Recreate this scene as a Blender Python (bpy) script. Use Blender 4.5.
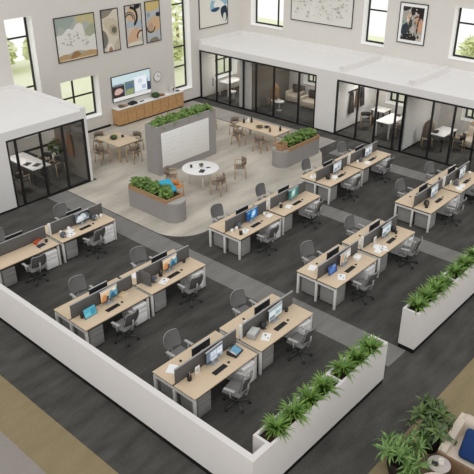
import bpy, bmesh, math, random
from mathutils import Vector, Matrix
random.seed(7)
C = bpy.context.scene
COL = C.collection
for o in list(bpy.data.objects): bpy.data.objects.remove(o)

# ------------------------------------------------------------------ camera, sky, sun, exposure
cam_d = bpy.data.cameras.new('camera'); cam = bpy.data.objects.new('camera', cam_d); COL.objects.link(cam)
cam_d.sensor_width = 36.0; cam_d.lens = 50.0; cam_d.clip_end = 400
yaw, pit, rol = math.radians(42.12), math.radians(28.66), math.radians(-0.2)
f = Vector((math.cos(yaw)*math.cos(pit), math.sin(yaw)*math.cos(pit), -math.sin(pit)))
r = Vector((math.sin(yaw), -math.cos(yaw), 0)); u = r.cross(f)
r2 = r*math.cos(rol)+u*math.sin(rol); u2 = -r*math.sin(rol)+u*math.cos(rol)
M = Matrix((r2, u2, -f)).transposed().to_4x4(); M.translation = Vector((0, 0, 10.5))
cam.matrix_world = M
C.camera = cam
w = bpy.data.worlds.new('sky'); C.world = w; w.use_nodes = True
nt = w.node_tree; bg = nt.nodes['Background']
tc = nt.nodes.new('ShaderNodeTexCoord'); sx = nt.nodes.new('ShaderNodeSeparateXYZ')
rmp = nt.nodes.new('ShaderNodeValToRGB')
nt.links.new(tc.outputs['Generated'], sx.inputs[0]); nt.links.new(sx.outputs['Z'], rmp.inputs[0])
cr_ = rmp.color_ramp
cr_.elements[0].position = 0.0; cr_.elements[0].color = (1.42, 1.41, 1.38, 1)
e_ = cr_.elements.new(.12); e_.color = (1.0, 0.99, 0.975, 1)
cr_.elements[-1].position = 1.0; cr_.elements[-1].color = (0.97, 0.985, 1.0, 1)
nt.links.new(rmp.outputs[0], bg.inputs['Color']); bg.inputs['Strength'].default_value = 0.73
sun_d = bpy.data.lights.new('sun', 'SUN'); sun = bpy.data.objects.new('sun', sun_d); COL.objects.link(sun)
sun_d.energy = 0.85; sun_d.angle = math.radians(50); sun_d.color = (1.0, 0.985, 0.96)
sun.rotation_euler = Vector((0.66, 0.42, -0.85)).to_track_quat('-Z', 'Y').to_euler()
sun.location = (-10, -10, 25)
C.view_settings.view_transform = 'Standard'; C.view_settings.look = 'None'
C.view_settings.gamma = 1.0; C.view_settings.exposure = 0.12; C.view_settings.use_curve_mapping = False

# ------------------------------------------------------------------ materials
def srgb(c):
    c = [x/255.0 for x in c]
    return tuple((x/12.92 if x <= .04045 else ((x+.055)/1.055)**2.4) for x in c)
MATS = {}
def mat(name, rgb, rough=.6, metal=0., var=.06, scale=14., stretch=(1, 1, 1), emit=0., bump=0., rgb2=None, coord='Object', lin=None):
    if name in MATS: return MATS[name]
    m = bpy.data.materials.new(name); m.use_nodes = True; MATS[name] = m
    n = m.node_tree; b = n.nodes['Principled BSDF']
    a = srgb(rgb)
    c2 = srgb(rgb2) if rgb2 else None
    lo = tuple(x*(1-var) for x in a) if not c2 else a
    hi = tuple(min(1, x*(1+var)) for x in a) if not c2 else c2
    t = n.nodes.new('ShaderNodeTexCoord'); mp = n.nodes.new('ShaderNodeMapping')
    mp.inputs['Scale'].default_value = stretch
    no = n.nodes.new('ShaderNodeTexNoise'); no.inputs['Scale'].default_value = scale; no.inputs['Detail'].default_value = 5
    rp = n.nodes.new('ShaderNodeValToRGB')
    rp.color_ramp.elements[0].position = .32; rp.color_ramp.elements[0].color = (*lo, 1)
    rp.color_ramp.elements[1].position = .68; rp.color_ramp.elements[1].color = (*hi, 1)
    n.links.new(t.outputs[coord], mp.inputs[0]); n.links.new(mp.outputs[0], no.inputs['Vector'])
    n.links.new(no.outputs[0], rp.inputs[0]); n.links.new(rp.outputs[0], b.inputs['Base Color'])
    b.inputs['Roughness'].default_value = rough; b.inputs['Metallic'].default_value = metal
    if rough > .5: b.inputs['Specular IOR Level'].default_value = .25
    if emit:
        n.links.new(rp.outputs[0], b.inputs['Emission Color']); b.inputs['Emission Strength'].default_value = emit
        b.inputs['Base Color'].default_value = (0, 0, 0, 1)
        for l in list(n.links):
            if l.to_socket == b.inputs['Base Color']: n.links.remove(l)
    if bump:
        bp = n.nodes.new('ShaderNodeBump'); bp.inputs['Strength'].default_value = bump; bp.inputs['Distance'].default_value = .02
        n.links.new(no.outputs[0], bp.inputs['Height']); n.links.new(bp.outputs[0], b.inputs['Normal'])
    return m
def carpet(name, rgb, var, bands, sc=1.0):
    """woven carpet: fine pile, broad uneven bands running with the rows"""
    m = bpy.data.materials.new(name); m.use_nodes = True
    n = m.node_tree; b = n.nodes['Principled BSDF']; a = srgb(rgb)
    t = n.nodes.new('ShaderNodeTexCoord')
    def noise(scale, stretch, det):
        mp = n.nodes.new('ShaderNodeMapping'); mp.inputs['Scale'].default_value = stretch
        no = n.nodes.new('ShaderNodeTexNoise'); no.inputs['Scale'].default_value = scale; no.inputs['Detail'].default_value = det
        n.links.new(t.outputs['Object'], mp.inputs[0]); n.links.new(mp.outputs[0], no.inputs['Vector']); return no
    n1 = noise(2.4*sc, (.4, 1.3, 1), 6); n2 = noise(26*sc, (.5, 1.6, 1), 3)
    ad = n.nodes.new('ShaderNodeMath'); ad.operation = 'ADD'
    mu = n.nodes.new('ShaderNodeMath'); mu.operation = 'MULTIPLY'; mu.inputs[1].default_value = bands
    m2 = n.nodes.new('ShaderNodeMath'); m2.operation = 'MULTIPLY'; m2.inputs[1].default_value = .5
    n.links.new(n1.outputs[0], mu.inputs[0]); n.links.new(mu.outputs[0], ad.inputs[0]); n.links.new(n2.outputs[0], m2.inputs[0]); n.links.new(m2.outputs[0], ad.inputs[1])
    rp = n.nodes.new('ShaderNodeValToRGB')
    nm_ = n.nodes.new('ShaderNodeMath'); nm_.operation = 'MULTIPLY'; nm_.inputs[1].default_value = 1/(.5+bands); n.links.new(ad.outputs[0], nm_.inputs[0])
    rp.color_ramp.elements[0].position = .32; rp.color_ramp.elements[0].color = (*[x*(1-var) for x in a], 1)
    rp.color_ramp.elements[1].position = .68; rp.color_ramp.elements[1].color = (*[x*(1+var) for x in a], 1)
    n.links.new(nm_.outputs[0], rp.inputs[0]); n.links.new(rp.outputs[0], b.inputs['Base Color'])
    b.inputs['Roughness'].default_value = .95; b.inputs['Specular IOR Level'].default_value = .1
    return m
def glass_mat(name, tint=(.86, .88, .88), refl=.06):
    m = bpy.data.materials.new(name); m.use_nodes = True; n = m.node_tree
    for x in list(n.nodes): n.nodes.remove(x)
    out = n.nodes.new('ShaderNodeOutputMaterial'); tr = n.nodes.new('ShaderNodeBsdfTransparent'); gl = n.nodes.new('ShaderNodeBsdfGlossy')
    tr.inputs[0].default_value = (*tint, 1); gl.inputs['Roughness'].default_value = .02
    mx = n.nodes.new('ShaderNodeMixShader'); mx.inputs[0].default_value = refl
    n.links.new(tr.outputs[0], mx.inputs[1]); n.links.new(gl.outputs[0], mx.inputs[2]); n.links.new(mx.outputs[0], out.inputs[0])
    return m

m_wall = mat('wall_paint', (216, 212, 206), .85, var=.012, scale=1.5)
m_white = mat('white_paint', (228, 226, 224), .7, var=.012, scale=2)
m_reveal = mat('reveal_lit_white', (252, 251, 249), .8, var=.004)  # lining whitened beyond the wall paint to stand in for daylight on it
m_partw = mat('low_wall_paint', (217, 213, 210), .75, var=.012, scale=2)
m_plinth = mat('black_plinth', (22, 22, 22), .6)
m_carpet = carpet('carpet_charcoal', (77, 76, 73), .36, 1.0)
m_walk = carpet('carpet_grey', (126, 124, 121), .18, .6)
m_tan = carpet('carpet_tan', (136, 123, 95), .14, .6)
m_pale = carpet('carpet_pale', (144, 137, 131), .12, .3)
m_strip = carpet('carpet_mid_grey', (158, 153, 147), .16, .8)
m_lounge = carpet('lounge_plank', (184, 177, 165), .26, 2.2, .4)
m_black = mat('black_frame', (24, 24, 25), .45)
m_dark = mat('charcoal_plastic', (38, 38, 40), .5)
m_wood = mat('desk_oak', (211, 190, 162), .55, var=.05, scale=5, stretch=(1, 9, 9))
m_oak = mat('sideboard_oak', (190, 150, 105), .55, var=.13, scale=5, stretch=(1, 8, 1.5))
m_cwood = mat('chair_ash', (188, 160, 122), .5, var=.08, scale=9)
m_legw = mat('white_metal', (226, 224, 220), .45, var=.02)
m_screen = mat('divider_felt', (102, 100, 98), .9, var=.08, scale=30)
m_trim = mat('screen_trim', (158, 157, 155), .5, var=.03)
m_silver = mat('silver_metal', (190, 190, 190), .35, .4, var=.03)
m_mesh = mat('chair_mesh', (92, 91, 90), .85, var=.12, scale=60)
m_padf = mat('chair_pad', (116, 115, 113), .9, var=.06, scale=60)
m_cgrey = mat('chair_grey', (166, 164, 161), .5, var=.03)
m_frame = mat('chair_frame', (148, 146, 143), .5, var=.03)
m_seat = mat('seat_fabric', (122, 121, 119), .9, var=.06, scale=50)
m_base = mat('chair_base', (70, 70, 72), .4, .2)
m_ped = mat('pedestal_grey', (152, 151, 148), .7, var=.05, scale=30)
m_pedw = mat('pedestal_white', (246, 245, 243), .6, var=.01)
m_plgrey = mat('planter_grey', (156, 152, 149), .8, var=.03, scale=5)
m_rim = mat('planter_wood', (172, 138, 104), .6, var=.12, scale=5, stretch=(1.5, 9, 1))
m_walnut = mat('sofa_walnut', (132, 106, 82), .6, var=.12, scale=6, stretch=(1, 6, 1))
m_soil = mat('soil', (52, 40, 30), .95, var=.4, scale=30)
m_leaf = mat('leaf_strap', (66, 102, 36), .45, rgb2=(126, 160, 70), scale=7)
m_bush = mat('leaf_bush', (62, 94, 34), .5, rgb2=(126, 154, 70), scale=9)
m_palm = mat('leaf_palm', (66, 100, 44), .5, rgb2=(128, 158, 88), scale=9)
m_rubber = mat('leaf_dark', (40, 64, 30), .4, rgb2=(96, 118, 60), scale=5)
m_glass = glass_mat('clear_glass', (.98, .985, .98), .02)
m_tint = glass_mat('partition_glass', (.88, .885, .88), .05)
m_boards = mat('whiteboard', (238, 237, 235), .35, var=.008)
m_taupe = mat('taupe_fabric', (132, 119, 106), .85, var=.1, scale=40)
m_beige = mat('beige_fabric', (202, 190, 174), .9, var=.05, scale=60)
m_navy = mat('navy_fabric', (30, 58, 104), .9, var=.12, scale=50)
m_paper = mat('paper', (240, 240, 238), .7, var=.01)
m_cyan = mat('cyan_fabric', (48, 164, 200), .7, var=.1, scale=20)
m_orange = mat('orange_fabric', (214, 138, 78), .8, var=.12, scale=20)
m_red = mat('rust_red', (178, 82, 48), .7, var=.1)
m_lawn = mat('lawn', (246, 250, 208), .95, rgb2=(253, 253, 232), scale=.35)  # grass paled so the overexposed daylight outside sits in its colour
m_tree = mat('tree_foliage', (222, 230, 160), .9, rgb2=(248, 250, 222), scale=1.3)  # foliage washed out along with the lawn, overexposure put into the colour
m_walld = mat('office_feature_wall', (122, 116, 108), .85, var=.04)
def plain(rgb, emit=0.):
    return mat('tone_%d_%d_%d%s' % (*rgb, '_lit' if emit else ''), rgb, .6, var=.03, scale=20, emit=emit)

# ------------------------------------------------------------------ mesh helpers
class MB:
    def __init__(s): s.v = []; s.f = []; s.m = []; s.mats = []; s.sm = []
    def mi(s, m):
        if m not in s.mats: s.mats.append(m)
        return s.mats.index(m)
    def add(s, vs, fs, m, smooth=False):
        k = len(s.v); i = s.mi(m); s.v += [tuple(x) for x in vs]
        for q in fs: s.f.append(tuple(k+a for a in q)); s.m.append(i); s.sm.append(smooth)
        return s
    def box(s, lo, hi, m, b=0.):
        x0, y0, z0 = lo; x1, y1, z1 = hi
        if not b:
            v = [(x0,y0,z0),(x1,y0,z0),(x1,y1,z0),(x0,y1,z0),(x0,y0,z1),(x1,y0,z1),(x1,y1,z1),(x0,y1,z1)]
            return s.add(v, [(0,3,2,1),(4,5,6,7),(0,1,5,4),(1,2,6,5),(2,3,7,6),(3,0,4,7)], m)
        bm = bmesh.new(); bmesh.ops.create_cube(bm, size=1)
        for q in bm.verts: q.co = Vector((x0+(q.co.x+.5)*(x1-x0), y0+(q.co.y+.5)*(y1-y0), z0+(q.co.z+.5)*(z1-z0)))
        bmesh.ops.bevel(bm, geom=list(bm.edges), offset=b, segments=2, affect='EDGES', profile=.5)
        bm.verts.index_update()
        s.add([q.co[:] for q in bm.verts], [[q.index for q in fc.verts] for fc in bm.faces], m, True); bm.free(); return s
    def prism(s, poly, z0, z1, m, smooth=False):
        n = len(poly); v = [(x, y, z0) for x, y in poly]+[(x, y, z1) for x, y in poly]
        s.add(v, [tuple(range(n-1, -1, -1)), tuple(range(n, 2*n))], m)
        s.add(v, [(i, (i+1) % n, n+(i+1) % n, n+i) for i in range(n)], m, smooth); return s
    def tube(s, pts, rad, m, n=8, rad2=None, closed=False):
        pts = [Vector(p) for p in pts]; L = len(pts); vs = []; fs = []
        for i, p in enumerate(pts):
            if closed: d = pts[(i+1) % L]-pts[i-1]
            else: d = pts[min(i+1, L-1)]-pts[max(i-1, 0)]
            d.normalize(); a = Vector((0, 0, 1)) if abs(d.z) < .9 else Vector((1, 0, 0))
            e = d.cross(a).normalized(); g = d.cross(e)
            rr = rad if rad2 is None else rad+(rad2-rad)*i/max(1, L-1)
            for k in range(n):
                t = 2*math.pi*k/n; vs.append(p+e*math.cos(t)*rr+g*math.sin(t)*rr)
        for i in range(L if closed else L-1):
            for k in range(n):
                j = (i+1) % L; fs.append((i*n+k, i*n+(k+1) % n, j*n+(k+1) % n, j*n+k))
        if not closed: fs += [tuple(range(n-1, -1, -1)), tuple((L-1)*n+k for k in range(n))]
        return s.add(vs, fs, m, True)
    def lathe(s, prof, m, c=(0, 0), n=24, smooth=True):
        vs = []; fs = []; L = len(prof)
        for rr, zz in prof:
            for k in range(n):
                t = 2*math.pi*k/n; vs.append((c[0]+rr*math.cos(t), c[1]+rr*math.sin(t), zz))
        for i in range(L-1):
            for k in range(n): fs.append((i*n+k, i*n+(k+1) % n, (i+1)*n+(k+1) % n, (i+1)*n+k))
        fs += [tuple(range(n-1, -1, -1)), tuple((L-1)*n+k for k in range(n))]
        return s.add(vs, fs, m, smooth)
    def build(s, name, parent=None, loc=(0, 0, 0), rz=0.):
        me = bpy.data.meshes.new(name); me.from_pydata(s.v, [], s.f)
        for m in s.mats: me.materials.append(m)
        me.polygons.foreach_set('material_index', s.m); me.polygons.foreach_set('use_smooth', s.sm); me.update()
        o = bpy.data.objects.new(name, me); COL.objects.link(o)
        if parent: o.parent = parent
        o.location = loc; o.rotation_euler = (0, 0, rz)
        return o
def tag(o, label, cat, group=None):
    o['label'] = label; o['category'] = cat
    if group: o['group'] = group
    return o
def thing(name, label, cat, loc=(0, 0, 0), rz=0., group=None):
    o = bpy.data.objects.new(name, None); COL.objects.link(o); o.location = loc; o.rotation_euler = (0, 0, rz)
    return tag(o, label, cat, group)
def struct(o): o['kind'] = 'structure'; return o
def copy_tree(o, loc=None, rz=None, label=None, group=None, parent=None):
    c = o.copy(); COL.objects.link(c)
    if parent is not None: c.parent = parent
    if loc is not None: c.location = loc
    if rz is not None: c.rotation_euler = (0, 0, rz)
    if label: c['label'] = label
    if group: c['group'] = group
    for ch in KIDS.get(o.name, list(o.children)): copy_tree(ch, parent=c)
    return c
KIDS = {}
class Kit:
    """hands out a first instance, then copies of it"""
    def __init__(s, maker): s.mk = maker; s.p = None
    def put(s, label, loc, rz=0., group=None):
        if s.p is None:
            s.p = s.mk(); s.p.location = loc; s.p.rotation_euler = (0, 0, rz); s.p['label'] = label
            if group: s.p['group'] = group
            return s.p
        return copy_tree(s.p, loc, rz, label, group)

# ------------------------------------------------------------------ floors
YW, XW = 24.9, 28.0
KL, KR = 1.009, 1.0072
def wz(z, k): return 10.5-(10.5-z)*k
def slab(name, poly, z1, m):
    return struct(MB().prism(poly, -.06 if name == 'floor' else 0.0005, z1, m).build(name))
slab('floor', [(2, -2), (28.3, -2), (28.3, 25.2), (2, 25.2)], 0.0, m_carpet)
slab('tan_floor', [(4.34, 4.3), (5.31, 4.3), (5.31, 24), (4.34, 24)], .004, m_tan)
slab('tan_floor', [(4.34, -2), (28, -2), (28, 4.3), (4.34, 4.3)], .004, m_tan)
slab('pale_floor', [(2, -2), (4.34, -2), (4.34, 24), (2, 24)], .004, m_pale)
slab('walkway_floor', [(11.8, 5.7), (12.64, 5.7), (12.64, 20.2), (11.8, 20.2)], .004, m_walk)
slab('walkway_floor', [(17.45, 6.0), (18.2, 6.0), (18.2, 13.9), (17.45, 13.9)], .004, m_walk)
slab('walkway_floor', [(22.5, 6), (23.25, 6), (23.25, 15), (22.5, 15)], .004, m_walk)
def arc(cx, cy, rad, a0, a1, n=10):
    return [(cx+rad*math.cos(math.radians(a0+(a1-a0)*i/n)), cy+rad*math.sin(math.radians(a0+(a1-a0)*i/n))) for i in range(n+1)]
lp = arc(13.9, 15.15, 1.22, 180, 270)+[(18.3, 13.93)]+arc(20.4, 14.9, .95, 270, 330)+[(22.3, 15.2), (22.65, 15.6), (22.65, 24.85), (13.97, 24.85), (14.1, 20.2), (12.68, 20.2)]
slab('lounge_floor', lp, .006, m_lounge)
slab('corridor_floor', [(22.72, 15.6), (23.98, 15.6), (23.98, 24.85), (22.72, 24.85)], .004, m_strip)

# ------------------------------------------------------------------ walls with window openings
def wall_mesh(a0, a1, z1, holes, thick, axis):
    """plane wall along an axis with rectangular holes (a0,a1,z0,z1)"""
    mb = MB(); A = sorted({a0, a1, *[h[0] for h in holes], *[h[1] for h in holes]}); Z = sorted({0, z1, *[h[2] for h in holes], *[min(h[3], z1) for h in holes]})
    for i in range(len(A)-1):
        run = None
        for j in range(len(Z)-1):
            ca, cz = (A[i]+A[i+1])/2, (Z[j]+Z[j+1])/2
            if any(h[0] < ca < h[1] and h[2] < cz < h[3] for h in holes): continue
            if axis == 'x': mb.box((A[i], thick[0], Z[j]), (A[i+1], thick[1], Z[j+1]), m_wall)
            else: mb.box((thick[0], A[i], Z[j]), (thick[1], A[i+1], Z[j+1]), m_wall)
    return mb
ZT = 7.2
LW = [(13.7, 14.93, .72, 5.62), (15.86, 17.9, .74, 2.67), (22.6, 23.82, .78, 6.6), (25.55, 27.35, .85, 2.2)]
LW = [(a*KL, b*KL, wz(c, KL), wz(d, KL)) for a, b, c, d in LW]
RW = [(21.85, 24.08, 3.5, 6.6), (15.85, 17.1, 3.5, 6.6), (9.9, 12.62, 3.5, 5.67), (18.4, 20.4, .95, 2.3), (13.9, 15.45, .92, 2.3), (9.9, 11.6, .92, 2.3)]
RW = [(a*KR, b*KR, wz(c, KR), wz(d, KR)) for a, b, c, d in RW]
struct(wall_mesh(6.0, 28.5, ZT, LW, (YW, YW+.5), 'x').build('wall_left'))
struct(wall_mesh(4.0, YW, ZT, RW, (XW, XW+.5), 'y').build('wall_right'))
struct(MB().box((6, YW-.03, 0), (18.5, YW, .1), m_black).box((23.1, YW-.03, 0), (24.7, YW, .1), m_black).build('baseboard_left'))
NW = 0
def window(hole, axis, vb, hb):
    """white-lined opening, black frame and bars, glass; set deep in the wall"""
    global NW; NW += 1
    a0, a1, z0, z1 = hole; d = .4; lin = .012
    root = MB(); fr = .08
    def bx(m_, A0, A1, D0, D1, Z0, Z1, m):
        if axis == 'x': m_.box((A0, YW+D0, Z0), (A1, YW+D1, Z1), m)
        else: m_.box((XW+D0, A0, Z0), (XW+D1, A1, Z1), m)
    # lining of the opening
    bx(root, a0, a0+lin, -.004, .5, z0, z1, m_reveal); bx(root, a1-lin, a1, -.004, .5, z0, z1, m_reveal)
    bx(root, a0+lin, a1-lin, -.004, .5, z1-lin, z1, m_reveal)
    o = struct(root.build('window_%d' % NW))
    s = MB(); bx(s, a0+lin, a1-lin, -.03, .5, z0, z0+.03, m_reveal); struct(s.build('window_sill', o))
    F = MB(); A0, A1, Z0, Z1 = a0+lin, a1-lin, z0+.03, z1-lin
    bx(F, A0, A0+fr, d, d+.06, Z0, Z1, m_black); bx(F, A1-fr, A1, d, d+.06, Z0, Z1, m_black)
    bx(F, A0+fr, A1-fr, d, d+.06, Z0, Z0+fr, m_black); bx(F, A0+fr, A1-fr, d, d+.06, Z1-fr, Z1, m_black)
    for v in vb: bx(F, v-.04, v+.04, d+.005, d+.055, Z0+fr, Z1-fr, m_black)
    for h in hb: bx(F, A0+fr, A1-fr, d+.008, d+.052, h-.035, h+.035, m_black)
    struct(F.build('window_frame', o))
    g = MB(); bx(g, A0+fr, A1-fr, d+.025, d+.033, Z0+fr, Z1-fr, m_glass); struct(g.build('window_pane', o))
window(LW[0], 'x', [], [2.62, 4.72]); window(LW[1], 'x', [16.9], [1.69])
window(LW[2], 'x', [], [1.85, 2.86, 4.95]); window(LW[3], 'x', [26.4, 27.0], [1.65])
window(RW[0], 'y', [22.68], [5.3]); window(RW[1], 'y', [], [4.98]); window(RW[2], 'y', [11.3], [4.93])
window(RW[3], 'y', [20.2], []); window(RW[4], 'y', [15.2], []); window(RW[5], 'y', [11.35], [])

# ------------------------------------------------------------------ outside: lawn, hedge trees
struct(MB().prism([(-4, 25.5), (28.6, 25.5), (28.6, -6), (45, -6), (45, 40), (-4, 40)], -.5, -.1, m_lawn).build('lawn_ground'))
def crown(R, n, m, flat=1., leaf=.16, seed=0):
    rnd = random.Random(seed); mb = MB()
    for i in range(n):
        t = rnd.uniform(0, 6.283); z = rnd.uniform(-.75, 1); rr = R*(rnd.uniform(.55, 1.))
        p = Vector((rr*math.sqrt(max(0, 1-z*z))*math.cos(t), rr*math.sqrt(max(0, 1-z*z))*math.sin(t), rr*z*flat))
        a = Vector((rnd.gauss(0, 1), rnd.gauss(0, 1), rnd.gauss(0, .6))).normalized(); b_ = a.orthogonal().normalized()
        L = leaf*rnd.uniform(.7, 1.4); W = L*.45
        mb.add([p-a*L, p+b_*W, p+a*L, p-b_*W], [(0, 1, 2, 3)], m)
    return mb
def tree(x, y, R, label, k):
    t = thing('garden_tree', label, 'tree', (x, y, -.1), 0, 'trees in the garden outside')
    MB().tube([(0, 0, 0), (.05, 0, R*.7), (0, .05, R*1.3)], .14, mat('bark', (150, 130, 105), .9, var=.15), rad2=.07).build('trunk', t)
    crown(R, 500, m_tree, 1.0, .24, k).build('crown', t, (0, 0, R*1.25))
rnd = random.Random(3)
for k, (x, y, R_) in enumerate([(18.2, 37, .95), (20.4, 38, 1.05), (22.8, 37.3, .95), (31.2, 33.6, 2.0), (27.9, 31.0, 1.0), (41.5, 17.2, .8), (40.5, 14.2, .95)]):
    tree(x, y, R_, 'pale green leafy tree out in the garden beyond the window glass', k)

# ------------------------------------------------------------------ corner meeting room (by the left wall)
ZR0, ZR1 = 2.57, 2.88
struct(MB().box((6, 20.25, 0), (10.56, 20.4, ZR0), m_white).box((6, 20.235, 0), (10.56, 20.25, .07), m_black).build('wall_meeting_room'))
struct(MB().box((13.84, 20.25, 0), (13.95, 22.4, ZR0), m_white).box((13.825, 20.42, 0), (13.84, 22.4, ZR0), m_walld).build('wall_meeting_side'))
struct(MB().box((6, 20.25, ZR0), (13.95, YW-.001, ZR1), m_white).box((13.72, 20.25, ZR1), (13.95, YW-.001, ZR1+.1), m_white)
       .box((6, YW-.12, ZR1), (13.75, YW-.001, ZR1+.14), m_white).build('meeting_room_roof'))
def glazing(pos, axis, posts, a0, a1, lab, fixed, door=None, skip=()):
    """black framed glass partition"""
    global NW; NW += 1
    w2 = .035; H = ZR0-.002
    F = MB()
    def bx(m_, A0, A1, D0, D1, Z0, Z1, m):
        if axis == 'x': m_.box((A0, fixed+D0, Z0), (A1, fixed+D1, Z1), m)
        else: m_.box((fixed+D0, A0, Z0), (fixed+D1, A1, Z1), m)
    bx(F, a0, a1, -.01, .07, 0, .075, m_black); bx(F, a0, a1, -.01, .07, H-.075, H, m_black)
    for p in posts: bx(F, p-w2, p+w2, -.012, .072, .07, H-.07, m_black)
    o = struct(F.build('window_%d' % NW))
    ps = sorted(posts)
    for p, q in zip(ps[:-1], ps[1:]):
        if any(p < s_ < q for s_ in skip): continue
        g = MB(); bx(g, p+w2, q-w2, .022, .034, .075, H-.075, m_tint); struct(g.build('window_pane', o))
    if door is not None:
        h = MB(); bx(h, door-.015, door+.015, -.06, -.03, .85, 1.25, m_black); bx(h, door-.012, door+.012, -.035, .02, .9, .93, m_black); bx(h, door-.012, door+.012, -.035, .02, 1.17, 1.2, m_black)
        struct(h.build('door_handle', o))
glazing(0, 'x', [10.6, 10.93, 11.93, 12.86, 13.8], 10.56, 13.84, '', 20.27, door=11.8)

# ------------------------------------------------------------------ glass offices (by the right wall)
XG = 24.64
GL = [[24.0, 23.05, 22.1, 21.25, 20.1, 18.57, 17.58], [16.38, 15.25, 14.3, 13.33], [12.93, 11.65, 10.7, 9.75, 8.7, 7.6]]
GL = [[y*.9876 for y in q] for q in GL]
roof = MB().box((XG, 6, ZR0), (XW-.002, YW-.001, ZR1), m_white)
for y in (16.1, 12.65): roof.box((XG+.1, y-.1, ZR1), (XW-.12, y+.1, ZR1+.26), m_white)
roof.box((XW-.12, 6, ZR1), (XW-.002, YW-.001, ZR1+.2), m_white).box((XG, YW-.12, ZR1), (XW-.12, YW-.001, ZR1+.2), m_white)
struct(roof.build('office_roof'))
struct(MB().box((XG, 16.2, 0), (XW-.002, 17.34, ZR0), m_white).box((XG-.012, 16.2, 0), (XG, 17.34, .07), m_black).box((XG+.1, 16.185, 0), (XW-.002, 16.2, .09), m_black).build('wall_office_column'))
struct(MB().box((XG+.12, 12.7, 0), (XW-.002, 12.84, ZR0), m_white).box((XG+.12, 12.685, 0), (XW-.002, 12.7, .09), m_black).build('wall_office_partition'))
struct(MB().box((XG+.15, 21.5, 0), (XW-.002, 22.22, ZR0), m_white).box((XG+.3, 21.48, 0), (XW-.002, 21.5, ZR0), m_walld).build('wall_office_closet'))
struct(MB().box((XG+.15, 5.9, 0), (XW-.002, 6.0, ZR0), m_white).build('wall_office_end'))
glazing(0, 'y', GL[0]+[YW-.04], 17.34, YW, '', XG, door=23.9)
glazing(0, 'y', GL[1]+[12.8], 12.765, 16.2, '', XG, door=14.24)
glazing(0, 'y', GL[2]+[6.05], 6.0, 12.79, '', XG, door=10.45)

# ------------------------------------------------------------------ low walls and planter walls
HW = 1.2
lw = MB().box((6.49, 5.5, .13), (6.63, 18.2, HW), m_partw).box((6.63, 5.5, .13), (7.0, 5.63, HW), m_partw)
lw.box((6.498, 5.508, 0), (6.622, 18.2, .13), m_plinth).box((6.622, 5.508, 0), (7.0, 5.622, .13), m_plinth)
struct(lw.build('wall_low'))
def planter_wall(x0, x1, cuts, label):
    t = thing('planter_wall', label, 'planter', (0, 0, 0))
    b = MB(); th = .06
    b.box((x0, 5.5, .13), (x1, 5.5+th, HW), m_partw).box((x0, 5.94-th, .13), (x1, 5.94, HW), m_partw)
    for c in [x0]+cuts+[x1-th]: b.box((c, 5.5+th, .13), (c+th, 5.94-th, HW), m_partw)
    b.build('wall_body', t)
    MB().box((x0+.008, 5.508, 0), (x1-.008, 5.932, .13), m_plinth).build('plinth', t)
    ed = [x0]+cuts+[x1-th]
    for a, c in zip(ed[:-1], ed[1:]): MB().box((a+th, 5.5+th, .9), (c, 5.94-th, HW-.07), m_soil).build('soil', t)
planter_wall(7.0, 11.2, [9.36], 'long white planter wall joined to the corner of the low wall')
planter_wall(12.64, 18.9, [14.65, 16.7], 'white planter wall standing free past the walkway gap')
def rosette(n, L, W, m, seed, up=(.35, 1.25), droop=.9, z0=0.):
    rnd = random.Random(seed); mb = MB()
    for i in range(n):
        az = i*2.39996+rnd.uniform(-.3, .3); el = rnd.uniform(*up); l = L*rnd.uniform(.75, 1.15); wd = W*rnd.uniform(.8, 1.2)
        p = Vector((rnd.uniform(-.02, .02), rnd.uniform(-.02, .02), z0)); vs = []; N = 6; e = el
        for k in range(N+1):
            s_ = k/N; ww = wd*(.45+1.1*s_ if s_ < .4 else (1-s_)/.6*.89+.02)
            sd = Vector((-math.sin(az), math.cos(az), 0))
            vs += [p-sd*ww+Vector((0, 0, ww*.35)), p+Vector((0, 0, 0)), p+sd*ww+Vector((0, 0, ww*.35))]
            e = el-droop*s_*s_*1.5
            p = p+Vector((math.cos(az)*math.cos(e), math.sin(az)*math.cos(e), math.sin(e)))*(l/N)
        fs = []
        for k in range(N): a = 3*k; fs += [(a, a+1, a+4, a+3), (a+1, a+2, a+5, a+4)]
        mb.add(vs, fs, m, True)
    return mb
pl1 = [(7.45, 'at its low-wall end'), (7.98, 'second from the low-wall corner'), (8.5, 'third from the low-wall corner'), (8.98, 'just before the trough divider'),
       (9.72, 'just past the trough divider'), (10.25, 'second past the trough divider'), (10.78, 'at its free end')]
for k, (x, wh) in enumerate(pl1):
    o = rosette(74, .43, .031, m_leaf, 20+k).build('dracaena_plant', None, (x, 5.72, 1.13), k*1.3)
    tag(o, 'spiky green plant in joined planter wall, '+wh, 'plant', 'spiky plants in the planter walls')
pl2 = [(12.98, 'at its gap end'), (13.45, 'second from the gap end'), (13.92, 'third from the gap end'), (14.33, 'just before the trough divider'), (15.05, 'just past the trough divider'),
       (15.6, 'second past the trough divider'), (16.2, 'before the second divider')]
for k, (x, wh) in enumerate(pl2):
    o = rosette(74, .43, .031, m_leaf, 40+k).build('dracaena_plant', None, (x, 5.72, 1.13), k*1.7)
    tag(o, 'spiky green plant in free-standing planter wall, '+wh, 'plant', 'spiky plants in the planter walls')

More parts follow.
